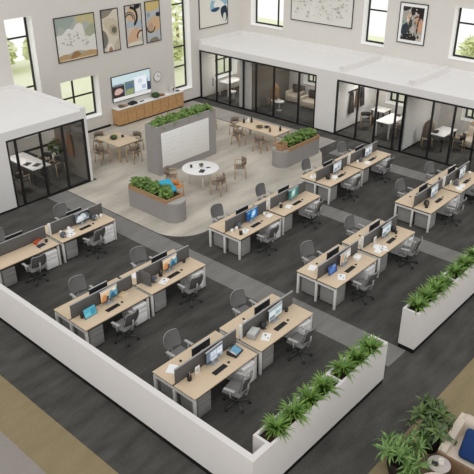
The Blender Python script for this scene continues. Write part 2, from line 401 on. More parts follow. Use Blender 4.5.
# ------------------------------------------------------------------ art and screens: flat shapes layered on a board
def smooth_poly(pts, n=8):
    out = []; L = len(pts)
    for i in range(L):
        p0, p1, p2, p3 = [Vector((*pts[(i+k-1) % L], 0)) for k in range(4)]
        for k in range(n):
            t = k/n
            q = .5*((2*p1)+(-p0+p2)*t+(2*p0-5*p1+4*p2-p3)*t*t+(-p0+3*p1-3*p2+p3)*t**3)
            out.append((min(1, max(0, q.x)), min(1, max(0, q.y))))
    return out
def ell(cx, cy, rx, ry, n=20, a0=0, a1=360):
    return [(min(1, max(0, cx+rx*math.cos(math.radians(a0+(a1-a0)*k/n)))), min(1, max(0, cy+ry*math.sin(math.radians(a0+(a1-a0)*k/n))))) for k in range(n+(a1-a0 != 360))]
def ring(cx, cy, r0, r1, ax, a0, a1, n=14):
    return ell(cx, cy, r1*ax, r1, n, a0, a1)+ell(cx, cy, r0*ax, r0, n, a0, a1)[::-1]
def rect(a, b, c, d): return [(a, b), (c, b), (c, d), (a, d)]
def layers(mb, W, H, lay, y0, emit=0., x0=0., z0=0.):
    """lay: (polygon in 0..1, colour); faces look along -Y; later layers lie in front"""
    for k, (poly, rgb) in enumerate(lay):
        m = plain(rgb, emit) if isinstance(rgb, tuple) else rgb
        y = y0-.0012*(k+1)
        vs = [(x0+a*W, y, z0+b_*H) for a, b_ in poly]
        ar = sum(poly[i][0]*poly[(i+1) % len(poly)][1]-poly[(i+1) % len(poly)][0]*poly[i][1] for i in range(len(poly)))
        mb.add(vs, [tuple(range(len(vs))) if ar > 0 else tuple(range(len(vs)-1, -1, -1))], m)
    return mb
def picture(label, loc, rz, W, H, lay, frame=m_dark, border=0., fw=.035):
    k = KR if rz else KL; loc = (XW, loc[1]*k, wz(loc[2], k)) if rz else (loc[0]*k, YW, wz(loc[2], k)); W *= k; H *= k
    t = thing('wall_picture', label, 'picture', loc, rz)
    F = MB(); F.box((0, -.045, 0), (fw, -.002, H), frame).box((W-fw, -.045, 0), (W, -.002, H), frame).box((fw, -.045, 0), (W-fw, -.002, fw), frame).box((fw, -.045, H-fw), (W-fw, -.002, H), frame)
    F.build('picture_frame', t)
    K = MB().box((fw, -.028, fw), (W-fw, -.004, H-fw), m_paper)
    bd = border+fw
    layers(K, W-2*bd, H-2*bd, lay, -.0285, 0, bd, bd); K.build('canvas', t)
    return t
rn = random.Random(5)
p1 = [(rect(0, 0, 1, 1), (178, 182, 172)), (smooth_poly([(0, .55), (.1, .8), (.3, .72), (.5, .95), (.2, 1), (0, 1)]), (158, 168, 160)),
      (smooth_poly([(.55, 1), (.6, .8), (.8, .85), (1, .7), (1, 1)]), (196, 186, 142)), (smooth_poly([(.72, .5), (.8, .7), (1, .75), (1, .4)]), (170, 172, 150)),
      (smooth_poly([(0, .12), (0, .58), (.15, .62), (.3, .74), (.42, .7), (.55, .82), (.68, .78), (.74, .55), (.86, .48), (1, .5), (1, .12), (.5, .2)]), (228, 226, 220)),
      (smooth_poly([(0, 0), (0, .12), (.2, .16), (.34, .1), (.42, .2), (.55, .12), (.8, .16), (1, .12), (1, 0)]), (190, 158, 116)), (smooth_poly([(.3, .02), (.38, .16), (.5, .19), (.56, .08)]), (162, 122, 84)), (rect(.05, 0, .95, .03), (218, 200, 170))]
for k in range(26): p1.append((ell(rn.uniform(.12, .78), rn.uniform(.3, .64), rn.uniform(.012, .03), rn.uniform(.012, .028), 8), rn.choice([(170, 172, 166), (196, 188, 176), (150, 154, 150)])))
picture('large square landscape-like abstract painting in grey, white and ochre', (15.92, YW, 3.5), 0, 2.07, 1.87, p1)
p2 = [(rect(0, 0, 1, 1), (216, 206, 188)), (smooth_poly([(0, 1), (0, .82), (.4, .86), (.7, .97), (.75, 1)]), (142, 136, 124)), (smooth_poly([(.1, .75), (.5, .8), (.95, .7), (.9, .35), (.5, .4), (.25, .55)]), (204, 192, 168)),
      (smooth_poly([(0, .1), (0, .5), (.18, .46), (.3, .3), (.22, .18)]), (126, 122, 114)), (smooth_poly([(.45, .45), (.5, .62), (.85, .6), (.9, .42), (.65, .38)]), (180, 170, 148)), (ell(.72, .5, .16, .08), (112, 108, 92)),
      (smooth_poly([(.2, 0), (.25, .14), (.45, .18), (.6, .06), (.6, 0)]), (232, 226, 216)), (smooth_poly([(.3, 0), (.33, .08), (.48, .1), (.52, 0)]), (176, 128, 104)), (smooth_poly([(.62, 0), (.75, .2), (1, .24), (1, 0)]), (196, 186, 164))]
picture('tall abstract print in cream, taupe and grey with a dark pebble shape', (18.34, YW, 3.53), 0, .97, 1.86, p2)
p3 = [(rect(0, 0, 1, 1), (208, 198, 186)), (smooth_poly([(.1, .75), (.3, .98), (.7, .85), (.8, .6), (.4, .5)]), (214, 182, 148)), (smooth_poly([(0, .5), (.2, .64), (.6, .58), (1, .62), (1, .42), (.4, .46)]), (178, 190, 198)),
      (ring(.22, .66, .12, .15, 1.9, 0, 180), (44, 50, 58)), (ring(.22, .66, .17, .2, 1.9, -20, 170), (92, 100, 108)), (ring(.3, .72, .2, .27, 1.8, -60, 90), (40, 40, 44)), (smooth_poly([(.6, 1), (.62, .9), (.9, .92), (.95, 1)]), (38, 36, 36)),
      (smooth_poly([(.05, .1), (.3, .38), (.75, .42), (.8, .2), (.4, .06)]), (214, 178, 146)), (ring(.95, .2, .13, .17, 1.9, 80, 190), (110, 60, 48)), (ring(.95, .2, .06, .1, 1.9, 80, 190), (226, 222, 214)), (smooth_poly([(.0, 0), (.1, .08), (.8, .1), (1, .05), (1, 0)]), (226, 218, 204))]
picture('tall abstract print with black arcs over peach and pale blue', (19.69, YW, 3.54), 0, .99, 1.87, p3)
p4 = [(rect(0, 0, 1, 1), (186, 192, 194)), (smooth_poly([(0, 1), (0, .82), (.4, .76), (1, .84), (1, 1)]), (208, 186, 124)), (ell(.88, .66, .16, .06), (38, 44, 54)), (ell(.2, .68, .12, .06), (150, 160, 166)),
      (smooth_poly([(.05, .42), (.4, .6), (.9, .6), (1, .34), (.6, .24), (.2, .26)]), (212, 178, 140)), (ring(.32, .4, .14, .18, 1.9, 180, 350), (84, 62, 50)), (smooth_poly([(.1, .34), (.3, .48), (.5, .4), (.35, .26)]), (190, 160, 140)), (smooth_poly([(.2, 0), (.3, .08), (.7, .1), (.85, 0)]), (138, 130, 112))]
picture('tall abstract print with mustard top and dark dot, beside the tall window', (20.9, YW, 3.55), 0, .92, 1.89, p4)
p5 = [(rect(0, 0, 1, 1), (226, 222, 212)), (smooth_poly([(.3, 1), (.32, .82), (.5, .8), (.55, 1)]), (196, 170, 134)), (smooth_poly([(.38, .42), (.42, .62), (.55, .6), (.7, .72), (.95, .78), (1, .52), (.75, .4), (.55, .36)]), (146, 186, 204)),
      (smooth_poly([(.5, .48), (.6, .62), (.8, .56), (.9, .44), (.7, .4)]), (232, 232, 228)), (smooth_poly([(.4, .4), (.6, .44), (.72, .42), (.6, .34), (.45, .35)]), (38, 74, 104)), (smooth_poly([(.78, .2), (.76, .4), (.95, .44), (1, .2), (.92, .06)]), (30, 48, 70)), (smooth_poly([(.84, .08), (.85, .25), (.93, .26), (.94, .1)]), (214, 216, 212)),
      (smooth_poly([(.62, .9), (.6, .74), (.76, .7), (.8, .9)]), (214, 206, 190))]
picture('big white abstract painting with blue brush strokes near the room corner', (24.46, YW, 3.66), 0, 2.14, 2.1, p5)
p6 = [(rect(0, 0, 1, 1), (222, 220, 214))]
for k in range(110): p6.append((smooth_poly([(lambda cx, cy: (cx, cy))(*q) for q in (lambda cx, cy, s_: [(cx-s_, cy), (cx, cy+s_*1.5), (cx+s_*.8, cy+.3*s_), (cx+.2*s_, cy-s_)])(rn.uniform(.06, .94), rn.uniform(.12, .92), rn.uniform(.008, .022))], 4), rn.choice([(190, 190, 186), (204, 202, 196), (172, 172, 168), (206, 196, 182)])))
picture('wide white speckled canvas on the wall above the office roof', (XW, 21.35, 4.1), -math.pi/2, 3.7, 1.9, p6)
p7 = [(rect(0, 0, 1, 1), (168, 166, 158)), (smooth_poly([(.45, 1), (.42, .8), (.65, .66), (.8, .7), (1, .62), (1, 1)]), (40, 36, 36)), (smooth_poly([(.6, .55), (.68, .7), (.95, .66), (1, .4), (.85, .25), (.68, .32)]), (206, 160, 130)),
      (smooth_poly([(0, 1), (.05, .86), (.3, .92), (.35, 1)]), (54, 50, 50)), (smooth_poly([(.1, .55), (.3, .8), (.42, .72), (.3, .5)]), (212, 176, 150)), (smooth_poly([(0, .2), (.05, .42), (.25, .52), (.35, .3), (.2, .14)]), (48, 58, 66)), (smooth_poly([(.3, .3), (.4, .7), (.46, .72), (.5, .4), (.4, .2)]), (70, 68, 62)),
      (smooth_poly([(.4, .3), (.5, .42), (.62, .4), (.6, .25)]), (190, 182, 180)), (smooth_poly([(0, 0), (.1, .14), (.5, .2), (.75, .1), (.7, 0)]), (40, 38, 40)), (smooth_poly([(.72, .3), (.76, .6), (.8, .6), (.78, .25)]), (60, 44, 40)), (smooth_poly([(.75, .0), (.85, .18), (1, .2), (1, 0)]), (190, 180, 168)), (smooth_poly([(.55, .78), (.62, .86), (.72, .8), (.64, .72)]), (204, 198, 190)), (smooth_poly([(.03, .5), (.1, .62), (.22, .58), (.12, .46)]), (150, 172, 164))]
for k in range(34):
    cx, cy, q = rn.uniform(.06, .94), rn.uniform(.05, .95), rn.uniform(.015, .05)
    p7.append((smooth_poly([(cx-q, cy-q*rn.uniform(0, 1)), (cx-q*.3, cy+q*1.2), (cx+q*rn.uniform(.5, 1.4), cy+q*.4), (cx+q*.4, cy-q)], 4), rn.choice([(38, 36, 38), (60, 52, 50), (196, 188, 180), (206, 164, 138), (150, 160, 158), (120, 108, 100), (222, 218, 210)])))
picture('framed collage-like print with white mat, black and flesh tones', (XW, 15.2, 3.85), -math.pi/2, 1.36, 1.76, p7, border=.13)

# ------------------------------------------------------------------ TV, clock, sideboard and what stands on it
tv = thing('wall_tv', 'wide television on the wall above the oak sideboard', 'television', (18.57*KL, YW, wz(1.16, KL)))
TW, TH = 2.4, 1.22
MB().box((0, -.06, 0), (TW, -.004, TH), m_dark, .008).build('casing', tv)
L = [(rect(0, .0, 1, 1), (196, 214, 220)), (rect(0, .72, 1, 1), (206, 226, 230)), (rect(0, .14, .3, .64), (60, 46, 46)), (smooth_poly([(.04, .3), (.08, .48), (.2, .5), (.26, .36), (.15, .26)]), (206, 174, 164)), (rect(.03, .6, .26, .68), (120, 130, 136)), (rect(.31, .14, .56, .7), (108, 124, 124)),
     (smooth_poly([(.33, .16), (.36, .36), (.5, .4), (.54, .2)]), (150, 158, 112)), (smooth_poly([(.34, .42), (.42, .6), (.53, .52), (.5, .4)]), (90, 116, 140)), (rect(.57, .2, .9, .8), (238, 242, 246)), (rect(.76, .26, .87, .42), (182, 200, 220)), (ell(.72, .6, .06, .1), (206, 214, 228)), (rect(.9, .14, 1, .62), (58, 72, 92)), (rect(.92, .5, .99, .7), (196, 216, 228)), (rect(0, 0, 1, .14), (228, 226, 222))]
layers(MB(), TW-.06, TH-.06, L, -.0605, .85, .03, .03).build('display', tv)
ck = thing('wall_clock', 'round white clock on the wall beside the television', 'clock', (21.42*KL, YW, wz(1.85, KL)))
def disc(rr, y0, y1, m, n=28): return MB().add([(rr*math.cos(6.2832*k/n), y, rr*math.sin(6.2832*k/n)) for y in (y0, y1) for k in range(n)], [tuple(range(n)), tuple(range(2*n-1, n-1, -1))]+[(k, k+n, (k+1) % n+n, (k+1) % n) for k in range(n)], m)
disc(.25, -.05, -.004, m_silver).build('case', ck); disc(.21, -.056, -.05, m_paper).build('clock_face', ck)
MB().box((-.008, -.062, -.02), (.008, -.057, .12), m_black).box((-.02, -.064, -.008), (.16, -.0625, .008), m_black).build('clock_hands', ck)
sb = thing('sideboard', 'long oak sideboard with white top against the wall under the television', 'sideboard', (18.66, 24.4, 0))
SW = 4.25
MB().box((0, .03, .07), (SW, .485, .81), m_oak).build('cabinet_body', sb); MB().box((.03, .06, 0), (SW-.03, .46, .07), m_black).build('plinth', sb)
MB().box((-.01, -.005, .81), (SW+.01, .49, .85), m_white, .004).build('top', sb)
for k in range(8):
    d = MB().box((.01+k*SW/8, .005, .085), ((k+1)*SW/8-.01, .03, .8), m_oak).build('cabinet_door', sb)
    MB().box(((k+.9 if k % 2 == 0 else k+.1)*SW/8-.008, -.008, .62), ((k+.9 if k % 2 == 0 else k+.1)*SW/8+.008, .005, .76), m_cwood).build('door_pull', d)
def lathe_obj(name, prof, m, loc, label, cat, group=None, n=20):
    return tag(MB().lathe(prof, m, n=n).build(name, None, loc), label, cat, group)
def box_obj(name, sz, m, loc, label, cat, rz=0., group=None, b=.004):
    return tag(MB().box((-sz[0]/2, -sz[1]/2, 0), (sz[0]/2, sz[1]/2, sz[2]), m, b).build(name, None, loc, rz), label, cat, group)
BOWL = lambda r_, h: [(r_*.45, 0), (r_*.8, h*.35), (r_, h), (r_*.93, h), (r_*.72, h*.42), (.02, h*.25)]
zt = .851
lathe_obj('bowl', BOWL(.15, .1), plain((108, 92, 70)), (19.0, 24.62, zt), 'small brown bowl on the sideboard at the end below the television', 'bowl')
box_obj('folder', (.3, .22, .05), plain((160, 134, 96)), (19.25, 24.65, zt), 'tan flat box lying on the sideboard beside the brown bowl', 'box', .1)
bk = box_obj('storage_box', (.42, .26, .1), m_dark, (19.72, 24.62, zt), 'black box on the sideboard, biggest dark thing below the television', 'box', .1)
MB().box((-.1, -.08, .1), (.12, .08, .15), m_dark, .004).build('lid_tray', bk)
box_obj('remote_control', (.26, .07, .03), m_dark, (20.3, 24.62, zt), 'thin black remote lying on the white sideboard top', 'remote', .15)
bw = thing('plant_bowl', 'low bowl of dark green plants on the sideboard under the clock', 'plant', (21.2, 24.62, zt))
MB().lathe(BOWL(.2, .1), plain((70, 62, 52)), n=20).build('bowl', bw); crown(.2, 160, mat('leaf_moss', (58, 84, 50), .6, rgb2=(92, 112, 72), scale=12), .6, .06, 4).build('foliage', bw, (0, 0, .12))
lathe_obj('bowl', BOWL(.16, .07), plain((150, 108, 76)), (21.62, 24.62, zt), 'shallow terracotta coloured dish on the sideboard beside the green plant bowl', 'bowl')
sp = box_obj('speaker', (.2, .18, .3), plain((206, 204, 200)), (22.35, 24.65, zt), 'white box speaker on the sideboard end beside the tall window', 'speaker', .2)
MB().add([(0.06*math.cos(6.2832*k/16), -.0935, .17+.06*math.sin(6.2832*k/16)) for k in range(16)], [tuple(range(16))], m_dark).build('speaker_cone', sp)
box_obj('card', (.18, .12, .04), m_dark, (22.7, 24.62, zt), 'small black case beside the white speaker on the sideboard', 'case')

# ------------------------------------------------------------------ double desks
DL, DD = 2.06, 1.36
def make_desk():
    t = thing('double_desk', 'x', 'desk')
    for y0, y1 in ((0, .655), (.705, DD)): MB().box((0, y0, .712), (DL, y1, .742), m_wood, .004).build('tabletop', t)
    for x in (.004, DL-.064):
        for y in (.02, DD/2-.03, DD-.08): MB().box((x, y, 0), (x+.06, y+.06, .615), m_legw, .004).build('leg', t)
        MB().box((x, .02, .615), (x+.06, DD-.02, .67), m_legw).build('end_rail', t)
    MB().box((.03, .03, .67), (DL-.03, DD-.03, .711), m_dark).build('under_frame', t)
    d = MB().box((.075, .662, .745), (DL-.012, .698, 1.125), m_screen, .003).build('divider_screen', t)
    MB().box((.075, .66, 1.124), (DL-.012, .70, 1.134), m_trim).build('top_trim', d)
    return t
def make_chair():
    t = thing('office_chair', 'x', 'chair')
    s_ = MB().box((-.24, -.22, .43), (.24, .25, .5), m_seat, .03).build('seat', t)
    MB().box((-.16, -.16, .40), (.16, .16, .43), m_dark).build('seat_plate', t)
    def surf(u_, v): 
        wv = .245*(1-.16*abs(v-.45)**1.5)
        a = abs(u_); x = u_*wv
        z_ = .57+.41*v
        if v > .8: x *= 1-.22*((v-.8)/.2)**2
        if v < .15: x *= 1-.15*((.15-v)/.15)**2
        return Vector((x, -.225-.1*v+.06*a*a-.02*math.sin(v*3.1), z_))
    N, K = 8, 8; vs = []; fs = []
    for side in (0, 1):
        for j in range(K+1):
            for i in range(N+1): vs.append(surf(i/N*2-1, j/K)+Vector((0, -.018*side, 0)))
    Q = (N+1)*(K+1)
    for j in range(K):
        for i in range(N):
            a = j*(N+1)+i; fs += [(a+1, a, a+N+1, a+N+2), (Q+a, Q+a+1, Q+a+N+2, Q+a+N+1)]
    for i in range(N): fs += [(i, i+1, Q+i+1, Q+i), (K*(N+1)+i+1, K*(N+1)+i, Q+K*(N+1)+i, Q+K*(N+1)+i+1)]
    for j in range(K): a, b_ = j*(N+1), (j+1)*(N+1); fs += [(b_, a, Q+a, Q+b_), (a+N, b_+N, Q+b_+N, Q+a+N)]
    half = K*N
    bk_ = MB(); bk_.add(vs, [q for i_, q in enumerate(fs) if not (i_ < 2*half and i_ % 2 == 0)], m_mesh, True); bk_.add(vs, fs[0:2*half:2], m_padf, True); bk_.build('backrest', t)
    rim = [surf(i/8*2-1, 0) for i in range(9)]+[surf(1, j/8) for j in range(1, 9)]+[surf(1-i/8*2, 1) for i in range(1, 9)]+[surf(-1, 1-j/8) for j in range(1, 8)]
    MB().tube([Vector((p.x*.985, p.y-.034, .775+(p.z-.775)*.985)) for p in rim], .012, m_frame, 6, closed=True).build('back_frame', t)
    MB().tube([(0, -.08, .41), (0, -.27, .42), (0, -.30, .6), (0, -.31, .75)], .025, m_cgrey, 6).build('back_support', t)
    for s2 in (-1, 1):
        a = MB().tube([(s2*.2, 0, .42), (s2*.29, .0, .44), (s2*.3, -.01, .64)], .02, m_cgrey, 6).build('arm_post', t)
        MB().box((s2*.3-.04, -.13, .64), (s2*.3+.04, .15, .67), m_cgrey, .01).build('armrest', t)
    MB().tube([(0, 0, .12), (0, 0, .41)], .028, m_base, 8).build('gas_lift', t)
    b_ = MB().lathe([(.05, .1), (.05, .15), (.03, .16)], m_base, n=12)
    for k in range(5):
        a = math.radians(90+72*k); b_.tube([(.04*math.cos(a), .04*math.sin(a), .13), (.31*math.cos(a), .31*math.sin(a), .085)], .026, m_base, 6, .018)
    b_.build('star_base', t)
    for k in range(5):
        a = math.radians(90+72*k); c = Vector((.31*math.cos(a), .31*math.sin(a), .034)); d_ = Vector((-math.sin(a), math.cos(a), 0))*.022
        MB().tube([c-d_, c+d_], .034, m_dark, 10).build('caster', t)
    return t
def make_ped(m, nm):
    def mk():
        t = thing(nm, 'x', 'drawer unit')
        MB().box((0, .02, .04), (.42, .56, .6), m, .006).build('cabinet_body', t)
        for k, (a, b_) in enumerate(((.045, .326), (.33, .462), (.466, .598))):
            d = MB().box((.008, .004, a), (.412, .02, b_), m, .003).build('drawer', t)
            MB().box((.15, -.002, b_-.03), (.27, .004, b_-.018), m).build('drawer_pull', d)
        MB().box((.03, .05, 0), (.39, .53, .04), m_dark).build('plinth', t)
        return t
    return mk
def monitor_maker(lay, W=.58, H=.34):
    def mk():
        t = thing('monitor', 'x', 'monitor')
        MB().box((-W/2, -.012, .1), (W/2, .02, .1+H), m_dark, .006).build('casing', t)
        if lay: layers(MB(), W-.02, H-.02, lay, -.0125, .8, -W/2+.01, .11).build('display', t)
        MB().box((-W/2, -.014, .1+H-.004), (W/2, .022, .1+H+.004), m_silver).build('top_edge', t)
        MB().box((-.04, .02, .01), (.04, .035, .24), m_silver).build('stand_post', t)
        MB().box((-.13, -.07, 0), (.13, .09, .012), m_silver, .003).build('stand_foot', t)
        return t
    return mk
UI = [(rect(0, 0, 1, 1), (172, 186, 200)), (rect(0, .88, 1, 1), (96, 110, 126)), (rect(0, 0, .2, .88), (112, 128, 146)), (rect(.26, .45, .6, .8), (222, 228, 234)), (rect(.65, .3, .95, .8), (236, 238, 240)), (rect(.26, .1, .6, .38), (200, 208, 218)), (rect(.66, .06, .8, .24), (86, 100, 120)), (rect(.7, .6, .9, .66), (150, 166, 184)), (rect(.3, .6, .5, .64), (140, 160, 184)), (rect(0, 0, .26, .2), (70, 74, 84))]
UI2 = [(rect(0, 0, 1, 1), (206, 214, 216)), (rect(0, .84, 1, 1), (156, 178, 184)), (rect(.05, .4, .45, .78), (230, 234, 234)), (rect(.5, .2, .95, .78), (186, 204, 208)), (rect(.05, .08, .45, .34), (120, 134, 140)), (rect(.55, .55, .9, .72), (228, 236, 238)), (rect(.55, .3, .75, .48), (140, 160, 164))]
SUN = [(rect(0, 0, 1, 1), (226, 190, 148)), (rect(0, .78, 1, 1), (236, 214, 186)), (smooth_poly([(.45, .0), (.5, .5), (.62, .78), (.8, .7), (1, .85), (1, 0)]), (104, 160, 178)), (smooth_poly([(.55, 0), (.62, .42), (.75, .5), (.85, .2), (.9, 0)]), (48, 98, 128)), (smooth_poly([(0, .05), (.1, .5), (.25, .62), (.4, .4), (.5, .1), (.3, 0)]), (206, 140, 84)), (smooth_poly([(.3, .1), (.36, .44), (.46, .36), (.46, .1)]), (84, 76, 78)), (smooth_poly([(.7, .7), (.78, .86), (.92, .8), (.88, .64)]), (238, 232, 222)), (rect(0, 0, 1, .08), (70, 66, 66))]
BLUE = [(rect(0, 0, 1, 1), (46, 116, 184)), (smooth_poly([(0, .0), (0, .6), (.3, .7), (.5, .4), (.4, .0)]), (32, 84, 146)), (smooth_poly([(.4, .2), (.5, .8), (.75, .9), (.85, .5), (.65, .15)]), (126, 190, 228)), (smooth_poly([(.5, .35), (.58, .7), (.7, .72), (.72, .4)]), (222, 238, 246)), (rect(.08, .7, .3, .85), (98, 168, 214)), (smooth_poly([(.85, .1), (.86, .8), (1, .9), (1, 0)]), (38, 96, 160))]
GREEN = [(rect(0, 0, 1, 1), (110, 158, 150)), (smooth_poly([(0, .1), (0, .9), (.3, .8), (.4, .3)]), (56, 106, 108)), (smooth_poly([(.25, .3), (.35, .85), (.65, .9), (.75, .4), (.5, .15)]), (160, 204, 186)), (smooth_poly([(.38, .4), (.45, .7), (.58, .7), (.6, .45)]), (228, 240, 232)), (smooth_poly([(.7, .05), (.72, .7), (1, .9), (1, 0)]), (70, 124, 122))]
PALE = [(rect(0, 0, 1, 1), (204, 208, 210)), (rect(.06, .5, .5, .9), (232, 234, 236)), (rect(.55, .15, .94, .9), (178, 186, 192)), (smooth_poly([(.1, .1), (.2, .42), (.42, .4), (.46, .12)]), (150, 160, 168)), (rect(.6, .6, .9, .82), (226, 228, 230)), (rect(.6, .2, .72, .45), (110, 120, 130))]
WARM = [(rect(0, 0, 1, 1), (206, 204, 198)), (smooth_poly([(.05, .3), (.1, .85), (.35, .9), (.4, .5), (.25, .2)]), (210, 166, 130)), (smooth_poly([(.35, .1), (.45, .6), (.6, .7), (.65, .2)]), (128, 158, 150)), (smooth_poly([(.6, .4), (.65, .9), (.92, .85), (.9, .4)]), (232, 226, 214)), (smooth_poly([(.65, .05), (.75, .35), (.95, .3), (.98, .05)]), (150, 112, 92)), (rect(.05, .05, .3, .18), (92, 100, 104))]
DARKP = [(rect(0, 0, 1, 1), (96, 104, 112)), (smooth_poly([(.08, .1), (.2, .7), (.5, .85), (.75, .6), (.7, .15)]), (206, 214, 218)), (rect(.2, .3, .5, .6), (236, 238, 238)), (ring(.62, .35, .55, .7, .7, 0, 140), (30, 30, 34)), (rect(.6, .1, .95, .3), (150, 160, 168))]
K_DESK, K_CHAIR = Kit(make_desk), Kit(make_chair)
K_PG, K_PW = Kit(make_ped(m_ped, 'drawer_pedestal')), Kit(make_ped(m_pedw, 'drawer_pedestal'))
K_MON = {k: Kit(monitor_maker(v)) for k, v in dict(ui=UI, ui2=UI2, sun=SUN, blue=BLUE, green=GREEN, pale=PALE, warm=WARM, dark=DARKP, back=[(rect(0, 0, 1, 1), (150, 170, 190))]).items()}
SCR = dict(ui='blue-grey window layout', ui2='pale teal window layout', sun='orange and teal picture', blue='bright blue picture', green='sea-green picture', pale='pale grey page', warm='page with peach patch', dark='white shape and dark arc')
def make_kb():
    t = thing('keyboard', 'x', 'keyboard'); MB().box((-.21, -.065, 0), (.21, .065, .015), m_dark, .004).build('case', t)
    k = MB()
    for r_ in range(4):
        for c in range(12): k.box((-.2+c*.0335, -.055+r_*.028, .015), (-.2+c*.0335+.028, -.055+r_*.028+.023, .019), m_black)
    k.build('keys', t); return t
K_KB = Kit(make_kb)
def make_mouse():
    return tag(MB().lathe([(.02, 0), (.034, .006), (.034, .018), (.022, .03), (.004, .034)], m_dark, n=14).build('mouse'), 'x', 'mouse')
K_MS = Kit(make_mouse)
def make_mug(m):
    def mk():
        t = thing('mug', 'x', 'mug'); MB().lathe([(.035, 0), (.042, .01), (.042, .1), (.036, .1), (.034, .015), (.002, .012)], m, n=16).build('cup_body', t)
        MB().tube([(.04, 0, .08), (.07, 0, .07), (.07, 0, .035), (.04, 0, .025)], .008, m, 6).build('cup_handle', t); return t
    return mk
K_MW, K_MD = Kit(make_mug(m_paper)), Kit(make_mug(m_dark))
def make_sheet(dark):
    def mk():
        mb = MB().box((-.15, -.105, 0), (.15, .105, .006), m_paper)
        for q in dark: mb.add([(x, y, .0066) for x, y in q], [tuple(range(len(q)))], m_black)
        return tag(mb.build('printed_sheet'), 'x', 'paper')
    return mk
K_SH = Kit(make_sheet([ell(-.03, .01, .035, .05, 12), ell(.06, .02, .03, .03, 10), rect(-.08, -.07, -.02, -.05)]))
K_SW = Kit(make_sheet([]))
def make_pen():
    t = thing('pen_holder', 'x', 'pen holder'); MB().lathe([(.05, 0), (.055, .12), (.048, .12), (.045, .01), (.002, .01)], m_black, n=14).build('cup_body', t)
    for k, (a, b_) in enumerate(((.02, .01), (-.02, .02), (.0, -.02))): MB().tube([(a*.5, b_*.5, .012), (a*2, b_*2, .19)], .005, [m_silver, m_black, m_red][k], 5).build('pen', t)
    return t
K_PEN = Kit(make_pen)
def make_tablet(c):
    def mk():
        t = thing('tablet', 'x', 'tablet'); 
        n_ = Vector((0, .35, 1)).normalized()
        mb = MB().box((-.2, -.006, 0), (.2, .006, .27), m_dark, .003); layers(mb, .37, .24, c, -.0065, .8, -.185, .015)
        o = mb.build('tablet_panel', t); o.rotation_euler = (-.3, 0, 0)
        s_ = MB().box((-.06, .07, 0), (.06, .1, .012), m_silver).tube([(0, .08, .01), (0, .04, .14)], .006, m_silver, 6).build('stand', t); return t
    return mk
K_TB = Kit(make_tablet([(rect(0, 0, 1, 1), (92, 176, 196)), (rect(.05, .1, .5, .5), (118, 196, 210)), (smooth_poly([(.55, .2), (.6, .7), (.9, .75), (.9, .2)]), (70, 150, 176))]))
K_TB2 = Kit(make_tablet([(rect(0, 0, 1, 1), (64, 88, 150)), (smooth_poly([(.1, .1), (.2, .6), (.6, .75), (.8, .3)]), (92, 128, 190)), (rect(.6, .6, .95, .9), (130, 156, 204))]))
def make_phone():
    t = thing('desk_phone', 'x', 'phone'); MB().add([(-.17, -.13, 0), (.17, -.13, 0), (.17, .13, 0), (-.17, .13, 0), (-.17, -.13, .025), (.17, -.13, .025), (.17, .13, .1), (-.17, .13, .1)], [(0, 3, 2, 1), (4, 5, 6, 7), (0, 1, 5, 4), (1, 2, 6, 5), (2, 3, 7, 6), (3, 0, 4, 7)], m_dark).build('phone_body', t)
    MB().add([(-.06, -.1, .0345), (.15, -.1, .0345), (.15, .1, .0925), (-.06, .1, .0925)], [(0, 1, 2, 3)], plain((120, 176, 206), .7)).build('phone_screen', t)
    MB().tube([(-.13, -.12, .07), (-.13, 0, .1), (-.13, .13, .13)], .026, m_silver, 8).build('handset', t); return t
K_PH = Kit(make_phone)
def make_printer():
    t = thing('label_printer', 'x', 'printer'); MB().box((-.17, -.11, 0), (.17, .12, .15), plain((170, 170, 168)), .015).build('printer_body', t)
    MB().box((-.13, -.113, .1), (.13, -.11, .125), m_dark).build('paper_slot', t); MB().box((-.15, -.09, .15), (.15, .1, .16), plain((196, 196, 194)), .004).build('lid', t); return t
K_PR = Kit(make_printer)
def make_lampball(m):
    def mk():
        t = thing('desk_speaker', 'x', 'speaker'); MB().lathe([(.06, 0), (.085, .03), (.1, .08), (.085, .14), (.05, .175), (.01, .19)], m, n=18).build('speaker_body', t)
        MB().add([(.035*math.cos(6.2832*k/14), -.101, .09+.035*math.sin(6.2832*k/14)) for k in range(14)], [tuple(range(14))], m_silver).build('speaker_cone', t); return t
    return mk
K_SPK, K_SPG = Kit(make_lampball(m_dark)), Kit(make_lampball(plain((92, 96, 104))))
def make_bookstack(cols):
    def mk():
        t = thing('book', 'x', 'book'); MB().box((-.12, -.09, 0), (.12, .09, .04), cols, .003).build('cover', t); MB().box((-.112, -.094, .006), (.116, -.086, .034), m_paper).build('pages', t); return t
    return mk
K_BKR, K_BKW = Kit(make_bookstack(m_red)), Kit(make_bookstack(m_paper))
K_BKD = Kit(make_bookstack(plain((52, 50, 56))))
K_BKB = Kit(make_bookstack(plain((214, 190, 150))))
def make_card():
    t = thing('photo_stand', 'x', 'photo stand'); MB().box((-.07, -.008, 0), (.07, .008, .2), m_paper, .003).build('board', t); MB().box((-.04, -.0095, .05), (.04, -.008, .15), plain((200, 200, 196))).build('print', t); MB().box((-.02, .008, 0), (.02, .06, .006), m_silver).build('foot', t); return t
K_CARD = Kit(make_card)
def make_post():
    return tag(MB().box((-.035, -.035, 0), (.035, .035, .4), m_legw, .01).build('screen_post'), 'x', 'post')
K_POST = Kit(make_post)
def make_pan():
    t = thing('side_panel_screen', 'x', 'desk screen'); MB().box((-.014, -.2, .02), (.014, .2, .42), m_screen, .004).build('panel', t); MB().box((-.04, -.12, 0), (.04, .12, .02), m_silver).build('foot', t); return t
K_PAN = Kit(make_pan)

